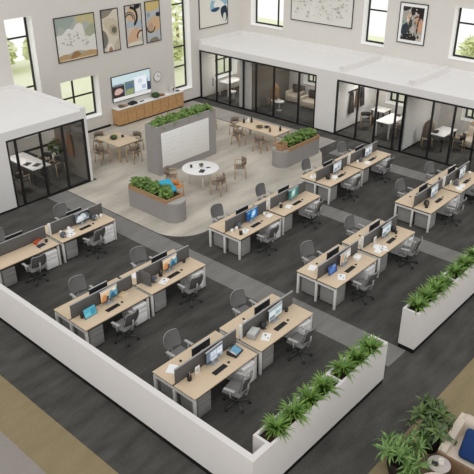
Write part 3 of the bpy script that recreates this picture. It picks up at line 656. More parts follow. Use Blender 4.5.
# name of row, origin X of first desk, near edge Y, second desk offset, chair x offsets etc.
PODS = [
 dict(n='row outside corner meeting room', x=(7.27, 9.44), y=15.72, mon=('', 'dark'), ch=((1.04, 1.0), (.99, 1.22))),
 dict(n='row behind the long low wall', x=(7.21, 9.36), y=11.54, mon=('sun', 'sun'), ch=((1.03, 1.2), (1.08, 1.06))),
 dict(n='row inside the low-wall corner', x=(7.28, 9.47), y=7.81, mon=('ui', 'ui2'), ch=((1.07, 1.21), (1.07, 1.22))),
 dict(n='row beside the lounge floor', x=(13.18, 15.34), y=11.79, mon=('blue', 'green'), ch=((1.02, 1.27), (.88, 1.0))),
 dict(n='row before the white office column', x=(18.28, 20.45), y=12.0, mon=('pale', 'pale'), ch=((1.02, 1.13), (1.0, 1.25))),
 dict(n='central row facing the walkway gap', x=(12.89, 15.14), y=8.03, mon=('warm', 'ui2'), ch=((1.02, 1.3), (1.1, 1.16))),
 dict(n='row outside the wood-shell-chair office', x=(18.72, 20.88), y=8.28, mon=('pale', 'pale'), ch=((1.25, 1.2), (1.2, 1.2))),
]
ZD = .742
for pi_, P in enumerate(PODS):
    for di in (0, 1):
        x0, y0 = P['x'][di], P['y']; e = ('first desk', 'second desk')[di]; n = P['n']
        K_DESK.put('oak-topped white-legged double desk with grey divider, %s, %s' % (e, n), (x0, y0, 0), 0, 'double desks')
        near = 'near side, %s, %s' % (e, n); far = 'far side, %s, %s' % (e, n)
        # chairs
        jit = ((pi_*7+di*3) % 5-2)*.07
        K_CHAIR.put('grey mesh swivel chair, '+near, (x0+P['ch'][0][di], y0-.22, 0), .1+jit, 'office chairs')
        K_CHAIR.put('grey mesh swivel chair, '+far, (x0+P['ch'][1][di], y0+DD+.24, 0), math.pi+jit*.8-.1, 'office chairs')
        # pedestals
        if not (pi_ == 0 and di == 0 and False):
            K_PG.put('grey drawer pedestal, '+near, (x0+.14, y0+.06, 0), 0, 'drawer pedestals')
        K_PW.put('white drawer pedestal, '+near, (x0+DL-.53, y0-.02, 0), 0, 'drawer pedestals')
        if di == 0: K_PG.put('grey drawer pedestal, '+far, (x0+.56, y0+DD-.08, 0), math.pi, 'drawer pedestals')
        # monitors, keyboards, mice
        mk = P['mon'][di]
        if mk:
            K_MON[mk].put('monitor showing %s, %s' % (SCR[mk], near), (x0+1.16, y0+.53, ZD), .06, 'monitors')
            K_KB.put('black keyboard, '+near, (x0+1.06, y0+.27, ZD), .04, 'keyboards')
            K_MS.put('black mouse, '+near, (x0+1.38, y0+.29, ZD), 0, 'mice')
        K_MON['back'].put('black monitor seen from behind, '+far, (x0+1.13, y0+.93, ZD-.06), math.pi, 'monitors')
        K_MS.put('black mouse, '+far, (x0+.68, y0+1.15, ZD), 0, 'mice')
        if di == 1 and pi_ != 1: K_POST.put('short white post between divider screens, '+n, (x0+.037, y0+.68, ZD), 0, 'divider posts')
# ------------------------------------------------------------------ small things on the desks
G_SM = 'small things on the desks'
def on(kit, p, d, lx, ly, what, rz=0., dz=0.):
    P = PODS[p-1]
    kit.put('%s, %s desk, %s' % (what, ('first', 'second')[d-1], P['n']), (P['x'][d-1]+lx, P['y']+ly, ZD+dz), rz)
# row inside the low-wall corner
on(K_CARD, 3, 1, .64, .56, 'white upright photo card'); on(K_PEN, 3, 1, .36, .53, 'black pen pot beside white card')
on(K_PH, 3, 1, 1.74, .42, 'desk phone with blue screen', .2); on(K_SW, 3, 1, .36, 1.1, 'white sheet on far side', .5); on(K_MW, 3, 1, .5, .85, 'white mug on far side')
on(K_PR, 3, 2, .33, .52, 'light grey box printer', .3); on(K_SH, 3, 2, .5, .27, 'sheet with black print', .5); on(K_SPK, 3, 2, .72, .54, 'round black desk speaker'); on(K_MD, 3, 2, 1.66, .56, 'dark mug'); on(K_MW, 3, 2, .56, .98, 'white mug on far side')
on(K_BKW, 3, 2, .84, .92, 'white book on far side', .3)
# row behind the long low wall
on(K_TB, 2, 1, .46, .38, 'tablet with turquoise screen', .05); on(K_BKB, 2, 1, 1.62, .55, 'beige book', .3); on(K_MW, 2, 1, .3, .9, 'white mug on far side'); on(K_MD, 2, 1, .26, .5, 'dark mug beside turquoise tablet')
on(K_PAN, 2, 2, .2, .46, 'grey side screen', .1); on(K_SPG, 2, 2, .46, .42, 'round grey speaker'); on(K_SH, 2, 2, .66, .24, 'sheet with black print', .4); on(K_PEN, 2, 2, .78, .5, 'black pen pot'); on(K_MD, 2, 2, 1.72, .55, 'dark mug'); on(K_MW, 2, 2, .5, .86, 'white mug on far side'); on(K_SW, 2, 2, .34, 1.06, 'white sheet on far side', .2)
# row outside corner meeting room
on(K_BKR, 1, 1, 1.66, .52, 'rust-red book', .2); on(K_BKR, 1, 1, 1.66, .525, 'topmost rust-red book', .35, .041); on(K_BKD, 1, 1, 1.62, .27, 'dark notebook', .1); on(K_MD, 1, 1, 1.86, .38, 'dark mug')
on(K_MW, 1, 2, .3, .5, 'white mug beside dark speaker'); on(K_SPG, 1, 2, .22, .26, 'round grey speaker'); on(K_MW, 1, 2, .62, .54, 'white mug before divider'); on(K_SH, 1, 2, .48, .22, 'sheet with black print', .3); on(K_BKW, 1, 2, .58, .42, 'white book', .2); on(K_MW, 1, 2, 1.72, .55, 'white mug by the corridor end'); on(K_MW, 1, 2, 1.86, .5, 'outermost white mug'); on(K_MD, 1, 2, .26, .96, 'dark mug on far side'); on(K_SPG, 1, 2, 1.58, .5, 'round grey speaker beside monitor')
# row beside the lounge floor
on(K_MW, 4, 1, .2, .52, 'white mug at the aisle end'); on(K_MW, 4, 1, .42, .52, 'white mug beside black pot'); on(K_PEN, 4, 1, .26, .2, 'black pen pot'); on(K_SPG, 4, 1, .56, .55, 'round grey speaker'); on(K_SH, 4, 1, .52, .26, 'sheet with black print', .3); on(K_MW, 4, 1, 1.78, .52, 'white mug beside blue monitor'); on(K_BKW, 4, 1, 1.82, .35, 'white book', .2)
on(K_PEN, 4, 2, .42, .46, 'black pen pot'); on(K_BKW, 4, 2, .62, .3, 'white book', .3); on(K_MW, 4, 2, .5, .56, 'white mug'); on(K_SW, 4, 2, .3, .96, 'white sheet on far side', .2); on(K_BKW, 4, 2, .5, .86, 'white book on far side', .1)
# row before the white office column
on(K_SPK, 5, 1, .5, .45, 'round black speaker'); on(K_BKW, 5, 1, .7, .3, 'white book', .2); on(K_BKW, 5, 1, .7, .3, 'topmost white book', .5, .041); on(K_MD, 5, 1, 1.56, .56, 'dark mug'); on(K_SH, 5, 1, .3, .98, 'sheet with black print on far side', .4); on(K_MW, 5, 1, .38, .86, 'white mug on far side')
on(K_SPG, 5, 2, .58, .5, 'round grey speaker'); on(K_SW, 5, 2, .64, .22, 'white sheet', .4); on(K_MW, 5, 2, .4, .52, 'white mug'); on(K_PEN, 5, 2, .78, .6, 'black pen pot')
# central row
on(K_TB2, 6, 1, .56, .5, 'tablet with blue picture'); on(K_SH, 6, 1, .56, .22, 'sheet with black print', .6); on(K_BKW, 6, 1, 1.72, .46, 'white book', .15); on(K_BKW, 6, 1, 1.71, .465, 'topmost white book', .25, .041); on(K_SW, 6, 1, .42, 1.12, 'white sheet on far side', .3); on(K_MW, 6, 1, .78, .96, 'white mug on far side')
on(K_CARD, 6, 2, .62, .58, 'white upright photo card'); on(K_BKW, 6, 2, .42, .4, 'white book', .4); on(K_SH, 6, 2, .5, .2, 'sheet with black print', .7); on(K_SW, 6, 2, .28, .24, 'plain white sheet', .2); on(K_SPK, 6, 2, 1.64, .54, 'round black speaker'); on(K_MD, 6, 2, 1.56, .4, 'dark mug beside black speaker'); on(K_BKW, 6, 2, .5, .9, 'white book on far side', .2); on(K_MW, 6, 2, .2, .84, 'white mug on far side')
# row outside the wood-shell-chair office
on(K_SPK, 7, 1, .46, .42, 'round black speaker'); on(K_PEN, 7, 1, .28, .32, 'black pen pot'); on(K_MD, 7, 1, .64, .5, 'dark mug'); on(K_MD, 7, 1, .9, 1.0, 'dark mug on far side'); on(K_PEN, 7, 1, 1.5, .95, 'black pen pot on far side')
on(K_SPG, 7, 2, .5, .42, 'round grey speaker'); on(K_BKW, 7, 2, .55, .2, 'white book', .4); on(K_SW, 7, 2, .3, .2, 'white sheet', .8); on(K_CARD, 7, 2, .34, .55, 'white upright photo card'); on(K_PEN, 7, 2, .4, 1.0, 'black pen pot on far side'); on(K_MW, 7, 2, 1.8, .5, 'white mug')

# ------------------------------------------------------------------ lounge: planters, whiteboard, tables, chairs
def bush(R, seed, m=m_bush, n=90, leaf=.075): return crown(R, n, m, .75, leaf, seed)
wbp = thing('whiteboard_planter', 'tall grey planter wall with a whiteboard on its side and greenery on top', 'planter', (15.96, 18.58, 0))
PW, PD, PH = 3.28, .72, 2.03
b_ = MB().box((0, 0, 0), (PW, .06, PH), m_plgrey).box((0, PD-.06, 0), (PW, PD, PH), m_plgrey).box((0, .06, 0), (.06, PD-.06, PH), m_plgrey).box((PW-.06, .06, 0), (PW, PD-.06, PH), m_plgrey)
b_.build('planter_body', wbp); MB().box((.06, .06, 1.7), (PW-.06, PD-.06, 1.9), m_soil).build('soil', wbp)
wb = MB().box((.18, -.03, .3), (2.82, -.002, 1.74), m_boards, .004).build('whiteboard', wbp)
rs = random.Random(11); m_ink = plain((196, 198, 200))
for row in range(7):
    z_ = 1.62-row*.17
    for seg in range(3):
        x_ = .28+seg*.86; ln = rs.uniform(.3, .72)
        if rs.random() < .12: continue
        nz = int(ln/.035); up = [(x_+i*.035, -.0312, z_+(.022 if i % 2 else -.012)*rs.uniform(.4, 1.2)) for i in range(nz)]
        vs = up+[(x, y, z-.008) for x, y, z in up]
        MB().add(vs, [(nz+i, nz+i+1, i+1, i) for i in range(nz-1)], m_ink).build('handwritten_line', wb)
for k in range(9):
    tag(bush(.3, 60+k, leaf=.085, n=170).build('bushy_plant', None, (16.26+k*.335, 18.95+(.09 if k % 2 else -.09), 2.0)), 'bushy green plant in the top trough of the whiteboard planter', 'plant', 'plants on top of the whiteboard planter')
def round_planter(name, label, loc, rz, L, W, H):
    """box with a rounded bench end at local +x, wooden trough edge behind it"""
    t = thing(name, label, 'planter', loc, rz)
    R = W/2; poly = [(0, 0)]+[(L-R+R*math.sin(a), R-R*math.cos(a)) for a in [math.pi*i/14 for i in range(15)]]+[(0, W)]
    MB().prism(poly, 0, H-.16, m_plgrey, False).build('planter_body', t)
    Lr = L-R*.85
    q = MB(); rimh = H
    q.box((0, 0, H-.16), (Lr, .04, rimh), m_rim).box((0, W-.04, H-.16), (Lr, W, rimh), m_rim).box((0, .04, H-.16), (.04, W-.04, rimh), m_rim).box((Lr-.04, .04, H-.16), (Lr, W-.04, rimh), m_rim)
    q.build('wooden_edge', t); MB().box((.04, .04, H-.159), (Lr-.04, W-.04, H-.06), m_soil).build('soil', t)
    p2_ = [(Lr, .0)]+[(L-R+R*math.sin(a), R-R*math.cos(a)) for a in [math.pi*i/14 for i in range(1, 14)]]+[(Lr, W)]
    MB().prism([p for p in p2_ if p[0] >= Lr-.001], H-.159, H-.1, mat('bench_top', (168, 164, 160), .7)).build('bench_top', t)
    return t
round_planter('rounded_planter', 'grey planter with wooden edge and one rounded end on the walkway side of the lounge', (13.42, 17.4, 0), -math.pi/2, 2.38, .8, .84)
for k in range(7):
    tag(bush(.26, 80+k, leaf=.09, n=110).build('bushy_plant', None, (13.72+(.18 if k % 2 else .0), 17.2-k*.25, .9)), 'bushy green plant in the rounded planter on the walkway side', 'plant', 'plants in the rounded planter by the walkway')
round_planter('rounded_planter', 'grey rounded planter with wooden edge between long table and white column', (22.2, 16.1, 0), math.pi, 2.45, .8, .84)
for k in range(7):
    tag(bush(.26, 90+k, leaf=.09, n=110).build('bushy_plant', None, (20.45+k*.26, 15.72+(.1 if k % 2 else -.08), .92)), 'bushy green plant in the rounded planter beside the long table', 'plant', 'plants in the rounded planter by the long table')
cr = thing('wooden_crate', 'small slatted wooden crate on the rounded end of the planter by the long table', 'crate', (19.82, 15.44, .742), .1)
for k in range(3): MB().box((0, 0, .02+k*.09), (.42, .02, .08+k*.09), m_rim).box((0, .3, .02+k*.09), (.42, .32, .08+k*.09), m_rim).box((0, .02, .02+k*.09), (.02, .3, .08+k*.09), m_rim).box((.4, .02, .02+k*.09), (.42, .3, .08+k*.09), m_rim).build('slat_band', cr)
MB().box((.02, .02, 0), (.4, .3, .02), m_rim).build('crate_bottom', cr)
def make_dchair(fab=m_taupe):
    t = thing('dining_chair', 'x', 'chair')
    MB().box((-.23, -.22, .42), (.23, .23, .47), fab, .02).build('seat', t)
    bp_ = [(math.sin(a)*.25, -.02-math.cos(a)*.24) for a in [math.radians(-80+160*i/12) for i in range(13)]]
    vs = []; 
    for z_ in (.58, .78):
        for x, y in bp_: vs.append((x, y-.04*(z_-.58), z_))
        for x, y in bp_: vs.append((x*.91, y*.91-.04*(z_-.58), z_))
    n = 13; fs = []
    for i in range(n-1): fs += [(i, i+1, 2*n+i+1, 2*n+i), (n+i+1, n+i, 3*n+i, 3*n+i+1), (2*n+i, 2*n+i+1, 3*n+i+1, 3*n+i), (i+1, i, n+i, n+i+1)]
    fs += [(0, 2*n, 3*n, n), (n-1, 2*n-1, 4*n-1, 3*n-1)]
    MB().add(vs, fs, fab, True).build('backrest', t)
    for sx_ in (-1, 1):
        MB().tube([(sx_*.23, .2, 0), (sx_*.22, .19, .64)], .019, m_cwood, 8).build('leg', t)
        MB().tube([(sx_*.23, -.24, 0), (sx_*.21, -.2, .6)], .019, m_cwood, 8).build('leg', t)
        MB().tube([(sx_*.22, .22, .645), (sx_*.235, .05, .65), (sx_*.22, -.1, .655)], .02, m_cwood, 8).build('armrest', t)
    return t
K_DC = Kit(make_dchair)
def legs4(t, L, W, H, m, s_=.06, ins=.04):
    for x in (ins, L-ins-s_):
        for y in (ins, W-ins-s_): MB().box((x, y, 0), (x+s_, y+s_, H-.035), m, .004).build('leg', t)
def rtable(name, label, loc, L, W, H, mt, ml, rz=0.):
    t = thing(name, label, 'table', loc, rz); MB().box((0, 0, H-.035), (L, W, H), mt, .006).build('tabletop', t)
    legs4(t, L, W, H, ml); MB().box((.06, .06, H-.09), (L-.06, .085, H-.036), ml).box((.06, W-.085, H-.09), (L-.06, W-.06, H-.036), ml).build('apron', t); return t
rtable('dining_table', 'square light wood table standing before the oak sideboard', (15.76, 20.83, 0), 1.12, 1.48, .74, m_wood, m_cwood)
pb = thing('fruit_bowl', 'dark bowl with green leaves on the square table', 'bowl', (16.22, 21.72, .741)); MB().lathe(BOWL(.17, .09), m_dark, n=18).build('bowl', pb); crown(.13, 60, m_rubber, .5, .06, 8).build('greens', pb, (0, 0, .11))
lathe_obj('cup', [(.05, 0), (.06, .09), (.052, .09), (.045, .01), (.002, .01)], m_dark, (16.62, 21.62, .741), 'small black cup on the square table beside the dark bowl', 'cup')
K_DC.put('taupe wooden-legged armchair at the square table, walkway side', (15.36, 21.45, 0), -math.pi/2, 'chairs at the square table')
K_DC.put('taupe wooden-legged armchair at the square table, desk-row side', (16.3, 20.55, 0), .08, 'chairs at the square table')
K_DC.put('taupe wooden-legged armchair at the square table, whiteboard planter side', (17.22, 21.5, 0), math.pi/2, 'chairs at the square table')
K_DC.put('taupe wooden-legged armchair at the square table, window wall side', (16.2, 22.66, 0), math.pi, 'chairs at the square table')
rt = thing('round_table', 'round white table before the whiteboard', 'table', (16.43, 16.73, 0))
MB().lathe([(.02, .715), (.7, .715), (.715, .725), (.715, .735), (.7, .745), (.001, .745)], m_white, n=48).build('tabletop', rt)
for k in range(3):
    a = math.radians(235+120*k); MB().tube([(.5*math.cos(a), .5*math.sin(a), 0), (.4*math.cos(a), .4*math.sin(a), .715)], .026, m_legw, 8).build('leg', rt)
lathe_obj('cup', [(.04, 0), (.05, .1), (.043, .1), (.038, .01), (.002, .01)], m_dark, (16.2, 17.0, .746), 'black cup on the round white table, whiteboard side', 'cup')
box_obj('notebook', (.26, .18, .03), m_dark, (16.2, 16.42, .746), 'black notebook on the round white table, edge nearer the desks', 'notebook', .5)
K_SH.put('printed sheet on the round white table', (16.42, 16.95, .746), .6); box_obj('phone', (.16, .09, .012), m_dark, (16.62, 16.5, .746), 'black phone on the round white table', 'phone', -.4)
pp = thing('table_plant', 'small dark plant pot in the middle of the round white table', 'plant', (16.5, 16.75, .746)); MB().lathe([(.04, 0), (.055, .07), (.05, .07), (.002, .05)], m_plgrey, n=14).build('pot', pp); crown(.08, 40, m_rubber, .8, .045, 3).build('foliage', pp, (0, 0, .1))
K_DC.put('taupe wooden-legged armchair tucked at the round white table, desk-row side', (16.35, 15.72, 0), .25, 'chairs in the lounge')
K_DC.put('taupe wooden-legged armchair standing alone between round table and planters', (18.05, 16.15, 0), .735, 'chairs in the lounge')
K_DC.put('taupe wooden-legged armchair at the round table, near the whiteboard corner', (15.6, 17.5, 0), -2.3, 'chairs in the lounge')
def make_ochair():
    t = make_dchair(m_orange); return t
oc = make_ochair(); oc.location = (15.05, 16.7, 0); oc.rotation_euler = (0, 0, -math.pi/2+.1); oc['label'] = 'wooden armchair with orange seat and back beside the rounded planter'; oc['group'] = 'chairs in the lounge'
bc = MB().box((-.22, -.06, -.32), (.22, .06, .32), m_cyan, .05).build('cushion', None, (14.1, 16.02, .96)); bc.rotation_euler = (-1.2, 0, -.25)
tag(bc, 'bright blue cushion leaning over the rounded planter beside the orange chair', 'cushion')
rtable('long_table', 'long light wood dining table near the glass offices', (21.06, 16.8, 0), 1.06, 2.35, .74, m_wood, m_cwood)
bo = lambda x, y, m, l: lathe_obj('bottle', [(.045, 0), (.05, .02), (.05, .14), (.02, .19), (.02, .24), (.001, .24)], m, (x, y, .741), l, 'bottle')
bo(21.45, 18.95, m_dark, 'black bottle at the far end of the long table'); bo(21.75, 18.75, m_dark, 'black bottle beside the white one on the long table'); bo(21.6, 18.82, m_paper, 'white bottle between two black ones on the long table')
lathe_obj('bowl', BOWL(.16, .08), plain((98, 92, 74)), (21.42, 18.0, .741), 'brown bowl in the middle of the long table', 'bowl'); lathe_obj('bowl', BOWL(.12, .07), m_dark, (21.62, 17.75, .741), 'small black bowl beside the brown bowl on the long table', 'bowl')
bo(21.3, 17.3, plain((110, 84, 58)), 'brown bottle at the planter end of the long table'); bo(21.7, 17.05, m_dark, 'black bottle at the planter end of the long table')
for y, wh in ((18.6, 'whiteboard end'), (17.35, 'planter end')):
    K_DC.put('taupe wooden-legged armchair at the long table, lounge side, '+wh, (20.72, y, 0), -math.pi/2, 'chairs at the long table')
K_DC.put('taupe wooden-legged armchair at the head of the long table', (21.6, 19.55, 0), math.pi, 'chairs at the long table')
K_DC.put('taupe wooden-legged armchair behind the end of the whiteboard planter', (21.35, 20.95, 0), 2.6, 'chairs in the lounge')

# ------------------------------------------------------------------ unseen fill lamps added to brighten the glass rooms
def panel(x, y, lx, ly, label, e):
    t = thing('added_fill_light', label, 'fill light', (x, y, ZR0-.03), 0, 'added fill lights of the glass rooms'); MB().box((-lx/2, -ly/2, 0), (lx/2, ly/2, .03), m_white).build('housing', t)
    d = bpy.data.lights.new('fill_lamp', 'AREA'); d.shape = 'RECTANGLE'; d.size = lx*.9; d.size_y = ly*.9; d.energy = e; d.color = (1, .97, .93)
    o = bpy.data.objects.new('fill_lamp', d); COL.objects.link(o); o.parent = t; o.location = (0, 0, -.02)
for x, y, e in ((11.6, 22.4, 45), (26.4, 23.6, 45), (26.4, 19.6, 38), (26.4, 14.8, 60), (26.4, 10.6, 48)):
    panel(x, y, .6, 1.6, 'unseen white fill panel added inside a glass room', e)
# ------------------------------------------------------------------ inside the corner meeting room
mt = thing('meeting_table', 'long white table inside the corner glass meeting room', 'table', (12.0, 21.3, 0)); MB().box((0, 0, .705), (.82, 2.0, .74), m_white, .006).build('tabletop', mt)
for x in (.08, .69):
    for y in (.15, 1.8): MB().box((x, y, 0), (x+.05, y+.05, .705), m_black).build('leg', mt)
for k, (x, y, wh) in enumerate(((12.2, 22.0, 'end'), (12.4, 21.65, 'front'))):
    box_obj('laptop', (.3, .22, .02), m_dark, (x, y, .741), 'black flat device on white meeting table, '+('nearer the window wall' if k == 0 else 'nearer the glass'), 'laptop', .4)
K_DC2 = Kit(lambda: make_dchair(plain((58, 58, 60))))
for x, y, rz, l in ((13.2, 22.3, math.pi/2, 'dark chair by the white meeting table, window end'), (13.25, 21.6, math.pi/2, 'dark chair by the white meeting table, glass end'), (11.6, 21.5, -math.pi/2, 'dark chair on the blank wall side of the meeting table')):
    K_DC2.put(l, (x, y, 0), rz, 'chairs in the meeting room')
ct = thing('coat_hook', 'brown coat hanging on the dark side wall of the meeting room', 'coat', (13.82, 21.3, .85))
MB().add([(-.1, -.2, 0), (-.02, -.22, 0), (-.02, .22, 0), (-.1, .2, 0), (-.08, -.12, .85), (-.02, -.13, .85), (-.02, .13, .85), (-.08, .12, .85)], [(0, 3, 2, 1), (4, 5, 6, 7), (0, 1, 5, 4), (1, 2, 6, 5), (2, 3, 7, 6), (3, 0, 4, 7)], plain((132, 92, 68))).build('coat', ct)
MB().tube([(0, 0, .95), (-.09, 0, .95), (-.1, 0, 1.0)], .012, m_black, 6).build('hook', ct)
pl = thing('floor_plant', 'dark leafy floor plant inside the corner meeting room', 'plant', (13.5, 21.95, 0)); MB().lathe([(.17, 0), (.22, .4), (.19, .4), (.18, .34), (.002, .34)], m_dark, n=18).build('pot', pl)
crown(.3, 90, m_rubber, 1.3, .1, 9).build('foliage', pl, (0, 0, 1.05)); MB().tube([(0, 0, .34), (.02, 0, 1.1)], .025, m_soil, 6).build('stem', pl)

# ------------------------------------------------------------------ inside the glass offices
rtable('office_table', 'white table by the window in the glass office near the room corner', (25.7, 23.85, 0), 1.3, .75, .74, m_white, m_legw)
st = thing('stool', 'round white stool in the glass office near the room corner', 'stool', (25.5, 23.35, 0)); MB().lathe([(.04, .42), (.2, .42), (.2, .48), (.001, .48)], m_white, n=20).build('seat', st)
for k in range(3): a = 2.09*k; MB().tube([(.17*math.cos(a), .17*math.sin(a), 0), (.1*math.cos(a), .1*math.sin(a), .42)], .015, m_legw, 6).build('leg', st)
wc = thing('wall_cabinet', 'low white cabinet on the closet side of the office by the room corner', 'cabinet', (25.6, 22.26, 0)); MB().box((0, 0, .06), (.9, .45, .8), m_white, .004).build('cabinet_body', wc); MB().box((.02, .02, 0), (.88, .43, .06), m_black).build('plinth', wc)
for x in (.01, .455): MB().box((x, .45, .08), (x+.435, .465, .79), m_white).build('cabinet_door', wc)
def make_shell(m):
    def mk():
        t = thing('shell_chair', 'x', 'chair'); vs = []; n = 13
        prof = [(.30, .38, .0), (.27, .7, .02), (.26, 1.0, .05), (.2, 1.2, .08), (.08, 1.28, .1)]
        for wd, z_, yb in prof:
            for i in range(n): a = math.radians(-75+150*i/(n-1)); vs.append((math.sin(a)*wd, -math.cos(a)*wd*.8-yb+.1, z_-.12*(1-math.cos(a))))
        K_ = len(prof); fs = []; N_ = len(vs); vs += [(x*.93, y*.9+.01, z_) for x, y, z_ in vs]
        for j in range(K_-1):
            for i in range(n-1): a = j*n+i; fs += [(a, a+1, a+n+1, a+n), (N_+a+1, N_+a, N_+a+n, N_+a+n+1)]
        for j in range(K_-1):
            a, b2 = j*n, (j+1)*n; fs += [(a, b2, N_+b2, N_+a), (b2+n-1, a+n-1, N_+a+n-1, N_+b2+n-1)]
        for i in range(n-1): fs += [(i+1, i, N_+i, N_+i+1), ((K_-1)*n+i, (K_-1)*n+i+1, N_+(K_-1)*n+i+1, N_+(K_-1)*n+i)]
        MB().add(vs, fs, m, True).build('shell_back', t); MB().box((-.25, -.14, .36), (.25, .28, .46), m_beige, .03).build('seat_cushion', t)
        for sx_ in (-1, 1):
            for sy in (-.12, .24): MB().tube([(sx_*.24, sy, 0), (sx_*.2, sy, .37)], .02, m_cwood, 6).build('leg', t)
        return t
    return mk
K_SHL, K_SHD = Kit(make_shell(plain((150, 112, 76)))), Kit(make_shell(plain((126, 112, 98))))
K_SHL.put('high round-backed wooden shell chair in the office before the grey closet wall', (26.0, 20.85, 0), -.4)
K_SHD.put('tall grey-brown shell chair beside the white partition of the glass office', (26.0, 12.2, 0), -1.0)
def sofa_obj(label, loc, rz, W, m1, m2):
    t = thing('office_sofa', label, 'sofa', loc, rz)
    MB().box((-W/2, -.35, .1), (W/2, .35, .42), m1, .04).build('seat', t); MB().box((-W/2, -.42, .1), (W/2, -.27, .85), m2, .04).build('backrest', t)
    for s_ in (-1, 1): MB().box((s_*W/2-.07, -.36, .1), (s_*W/2+.07, .34, .6), m1, .04).build('armrest', t)
    for x in (-W/2+.08, W/2-.08):
        for y in (-.32, .28): MB().tube([(x, y, 0), (x, y, .12)], .025, m_black, 6).build('leg', t)
    return t
sofa_obj('beige sofa with dark back in the office left of the white column', (27.1, 19.0, 0), math.pi/2, 1.5, m_beige, plain((66, 62, 60)))['label'] = 'beige office sofa with dark back beside the white column'
sofa_obj('beige armchair with dark back in the office under the far window', (27.4, 20.6, 0), math.pi/2+.1, .7, m_beige, plain((84, 78, 72)))
tag(box_obj('cushion', (.4, .14, .4), plain((188, 156, 118)), (27.3, 18.7, .43), 'tan cushion on the beige office sofa', 'cushion', math.pi/2, None, .05), 'tan cushion on the beige office sofa', 'cushion')
lt_ = thing('side_table', 'small white side table between shell chair and sofa in the glass office', 'table', (25.75, 20.35, 0)); MB().lathe([(.02, .45), (.26, .45), (.26, .48), (.001, .48)], m_white, n=24).build('tabletop', lt_); MB().lathe([(.15, 0), (.15, .015), (.02, .02), (.02, .45)], m_legw, n=16).build('pedestal_base', lt_)
rtable('office_table', 'white desk in the office past the white column', (25.65, 13.9, 0), 1.5, .78, .74, m_white, m_legw)
rtable('office_table', 'small white table under the window of the coat-hook office', (26.95, 15.0, 0), .75, .75, .74, m_white, m_black)
K_DC2.put('dark chair at the white desk in the office past the column', (26.3, 13.62, 0), 0., 'chairs in the offices'); box_obj('laptop', (.3, .22, .02), m_dark, (27.0, 14.25, .741), 'black device on the white desk past the column', 'laptop', .3)
K_DC2.put('dark chair by the small white table in the coat-hook office', (26.2, 15.5, 0), 2.2, 'chairs in the offices')
hk = thing('coat_rack', 'black coats hanging on the white wall inside the coat-hook office', 'coat rack', (25.6, 16.2, 0))
MB().box((0, -.03, 1.72), (1.5, -.002, 1.8), m_dark).build('rail', hk)
for k, (x, wd, z0, c) in enumerate(((.25, .36, .75, (52, 50, 50)), (.75, .3, .95, (150, 118, 94)), (1.15, .34, .9, (44, 46, 52)))):
    MB().add([(x-wd/2, -.13, z0), (x+wd/2, -.13, z0), (x+wd/2, -.03, z0), (x-wd/2, -.03, z0), (x-wd*.3, -.1, 1.72), (x+wd*.3, -.1, 1.72), (x+wd*.3, -.03, 1.72), (x-wd*.3, -.03, 1.72)], [(0, 3, 2, 1), (4, 5, 6, 7), (0, 1, 5, 4), (1, 2, 6, 5), (2, 3, 7, 6), (3, 0, 4, 7)], plain(c)).build('coat', hk)
rtable('office_table', 'white table in the office with the tall shell chair', (25.75, 11.35, 0), 1.3, .7, .74, m_white, m_black)
lathe_obj('bowl', BOWL(.14, .08), m_dark, (26.0, 11.85, .741), 'black bowl on the white table near the tall shell chair', 'bowl')
K_DC2.put('dark chair at the white table near the tall shell chair', (26.45, 10.95, 0), .2, 'chairs in the offices')
sofa_obj('beige sofa under the window of the tall-shell-chair office', (27.2, 10.2, 0), math.pi/2, 1.7, m_beige, m_beige)
sh = thing('wall_shelf', 'oak wall shelf above the beige sofa in the office at the photo edge', 'shelf', (27.5, 9.4, .95)); MB().box((0, 0, 0), (.295, 1.6, .04), m_oak).build('board', sh); MB().box((.2, .2, -.15), (.295, .23, 0), m_black).build('bracket', sh); MB().box((.2, 1.35, -.15), (.295, 1.38, 0), m_black).build('bracket', sh)

# ------------------------------------------------------------------ lounge corner at the bottom: armchairs, side table, plants
def tub_chair(label, loc, rz, sc=1.):
    t = thing('lounge_armchair', label, 'armchair', loc, rz); t.scale = (sc, sc, sc)
    # curved padded back wrapping the seat; opening at +y
    n = 21; vs = []; A = [math.radians(-118+236*i/(n-1)) for i in range(n)]
    def ringpt(a, rad, z_): 
        hh = .5+.5*math.cos(a*.76)
        return (rad*math.sin(a), -rad*math.cos(a)*.95, z_ if z_ < .3 else .5+.28*hh if z_ > .6 else z_)
    rows = [(.47, .2), (.5, .45), (.5, .7), (.455, .75), (.40, .7), (.38, .42)]
    for rad, z_ in rows:
        for a in A: vs.append(ringpt(a, rad, z_))
    fs = []; R_ = len(rows)
    for j in range(R_-1):
        for i in range(n-1): q = j*n+i; fs.append((q, q+n, q+n+1, q+1))
    fs += [tuple(j*n for j in range(R_)), tuple(j*n+n-1 for j in range(R_-1, -1, -1))]
    MB().add(vs, fs, m_beige, True).build('wrap_back', t)
    MB().lathe([(.1, .2), (.36, .2), (.385, .24), (.385, .4), (.36, .44), (.001, .45)], m_beige, n=32).build('seat_cushion', t)
    for k in range(4): a = math.radians(45+90*k); MB().tube([(.34*math.cos(a), .34*math.sin(a), 0), (.3*math.cos(a), .3*math.sin(a), .21)], .022, m_rim, 8, .028).build('leg', t)
    return t
sf = thing('lounge_sofa', 'beige lounge sofa with wooden front rail holding the navy cushion', 'sofa', (9.66, 1.55, 0))
MB().box((.06, .05, .2), (1.0, 1.72, .44), m_beige, .05).build('seat', sf)
MB().box((.78, .0, .2), (1.08, 1.8, .82), m_beige, .1).build('backrest', sf)
ap = [(1.0, .2), (1.0, .80), (.8, .79), (.55, .7), (.3, .6), (.12, .56), (.05, .5), (.05, .2)]
am = MB(); n_ = len(ap)
vs = [(x, 1.68, z) for x, z in ap]+[(x, 1.84, z) for x, z in ap]
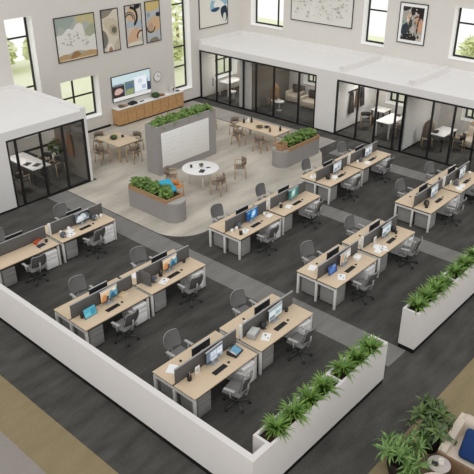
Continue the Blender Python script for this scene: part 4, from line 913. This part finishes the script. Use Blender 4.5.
am.add(vs, [tuple(range(n_-1, -1, -1)), tuple(range(n_, 2*n_))], m_beige); am.add(vs, [(i, (i+1) % n_, n_+(i+1) % n_, n_+i) for i in range(n_)], m_beige)
am.build('armrest', sf)
MB().box((0, .0, .12), (.05, 1.84, .46), m_walnut, .008).build('front_rail', sf)
for x in (.06, .95):
    for y in (.1, 1.7): MB().box((x, y, 0), (x+.06, y+.06, .2), m_rim).build('leg', sf)
nv = MB().box((-.08, -.31, -.31), (.08, .31, .31), m_navy, .075).build('cushion', None, (9.98, 2.74, .74)); nv.rotation_euler = (0, .5, .05)
tag(nv, 'navy blue cushion leaning on the beige lounge sofa', 'cushion')
tub_chair('beige rounded armchair below the round side table, half out of the picture', (8.5, 2.78, 0), 2.2)
sd = thing('side_table', 'small round grey side table beside the beige lounge sofa', 'table', (9.36, 3.2, 0))
MB().lathe([(.02, .48), (.215, .48), (.225, .49), (.225, .5), (.215, .51), (.001, .51)], plain((186, 178, 172)), n=32).build('tabletop', sd)
for k in range(3): a = math.radians(20+120*k); MB().tube([(.17*math.cos(a), .17*math.sin(a), 0), (.14*math.cos(a), .14*math.sin(a), .48)], .014, m_black, 8).build('leg', sd)
K_MW2 = Kit(make_mug(plain((222, 216, 206)))); K_MW2.put('cream mug on the round grey side table', (9.36, 3.17, .511), .6).scale = (1.35, 1.35, 1.2)
box_obj('coaster', (.12, .12, .012), m_dark, (9.3, 3.26, .511), 'small dark coaster beside the cream mug', 'coaster', .3)
def potted(label, loc, pr, ph, mk_leaf, stem=.0, m_pot=m_black):
    t = thing('potted_plant', label, 'plant', loc)
    MB().lathe([(pr*.75, 0), (pr, ph*.6), (pr, ph), (pr*.88, ph), (pr*.86, ph*.82), (.002, ph*.82)], m_pot, n=24).build('pot', t)
    if stem: MB().tube([(0, 0, ph*.8), (.02, .01, ph*.82+stem)], .025, m_soil, 8).build('stem', t)
    for nm, mb, z_ in mk_leaf: mb.build(nm, t, (0, 0, z_))
    return t
m_basket = mat('dark_basket', (42, 34, 30), .8, var=.4, scale=25)
def spray(n, R_, L, W, m, seed, zs):
    """several leafy stems, each a tuft of broad arching leaves"""
    rnd = random.Random(seed); mb = MB()
    for k in range(n):
        a = k*2.4+rnd.uniform(-.4, .4); rr = R_*math.sqrt((k+.3)/n); z = rnd.uniform(*zs)-.3*(rr/R_)**2*(zs[1]-zs[0])
        c = Vector((rr*math.cos(a), rr*math.sin(a), z))
        q = rosette(rnd.randint(9, 13), L, W, m, seed*50+k, (-.1, 1.2), .9)
        tilt = Matrix.Rotation(.7*rr/R_, 4, Vector((-math.sin(a), math.cos(a), 0)))
        k0 = len(mb.v); mb.add([c+tilt @ Vector(v) for v in q.v], q.f, m, True)
        mb.tube([(0, 0, 0), c*.6+Vector((0, 0, .02)), c], .009, m_rubber, 5)
    return mb
potted('bright green leafy plant in dark basket at the tan carpet edge', (9.06, 3.84, 0), .27, .4, [('foliage', spray(16, .36, .36, .034, m_palm, 3, (.15, .5)), .36)], 0, m_basket)
potted('taller dark broad-leaved plant behind the round side table', (10.08, 3.74, 0), .24, .38, [('foliage', spray(17, .38, .34, .048, m_rubber, 5, (.2, .68)), .36)], .3, m_basket)
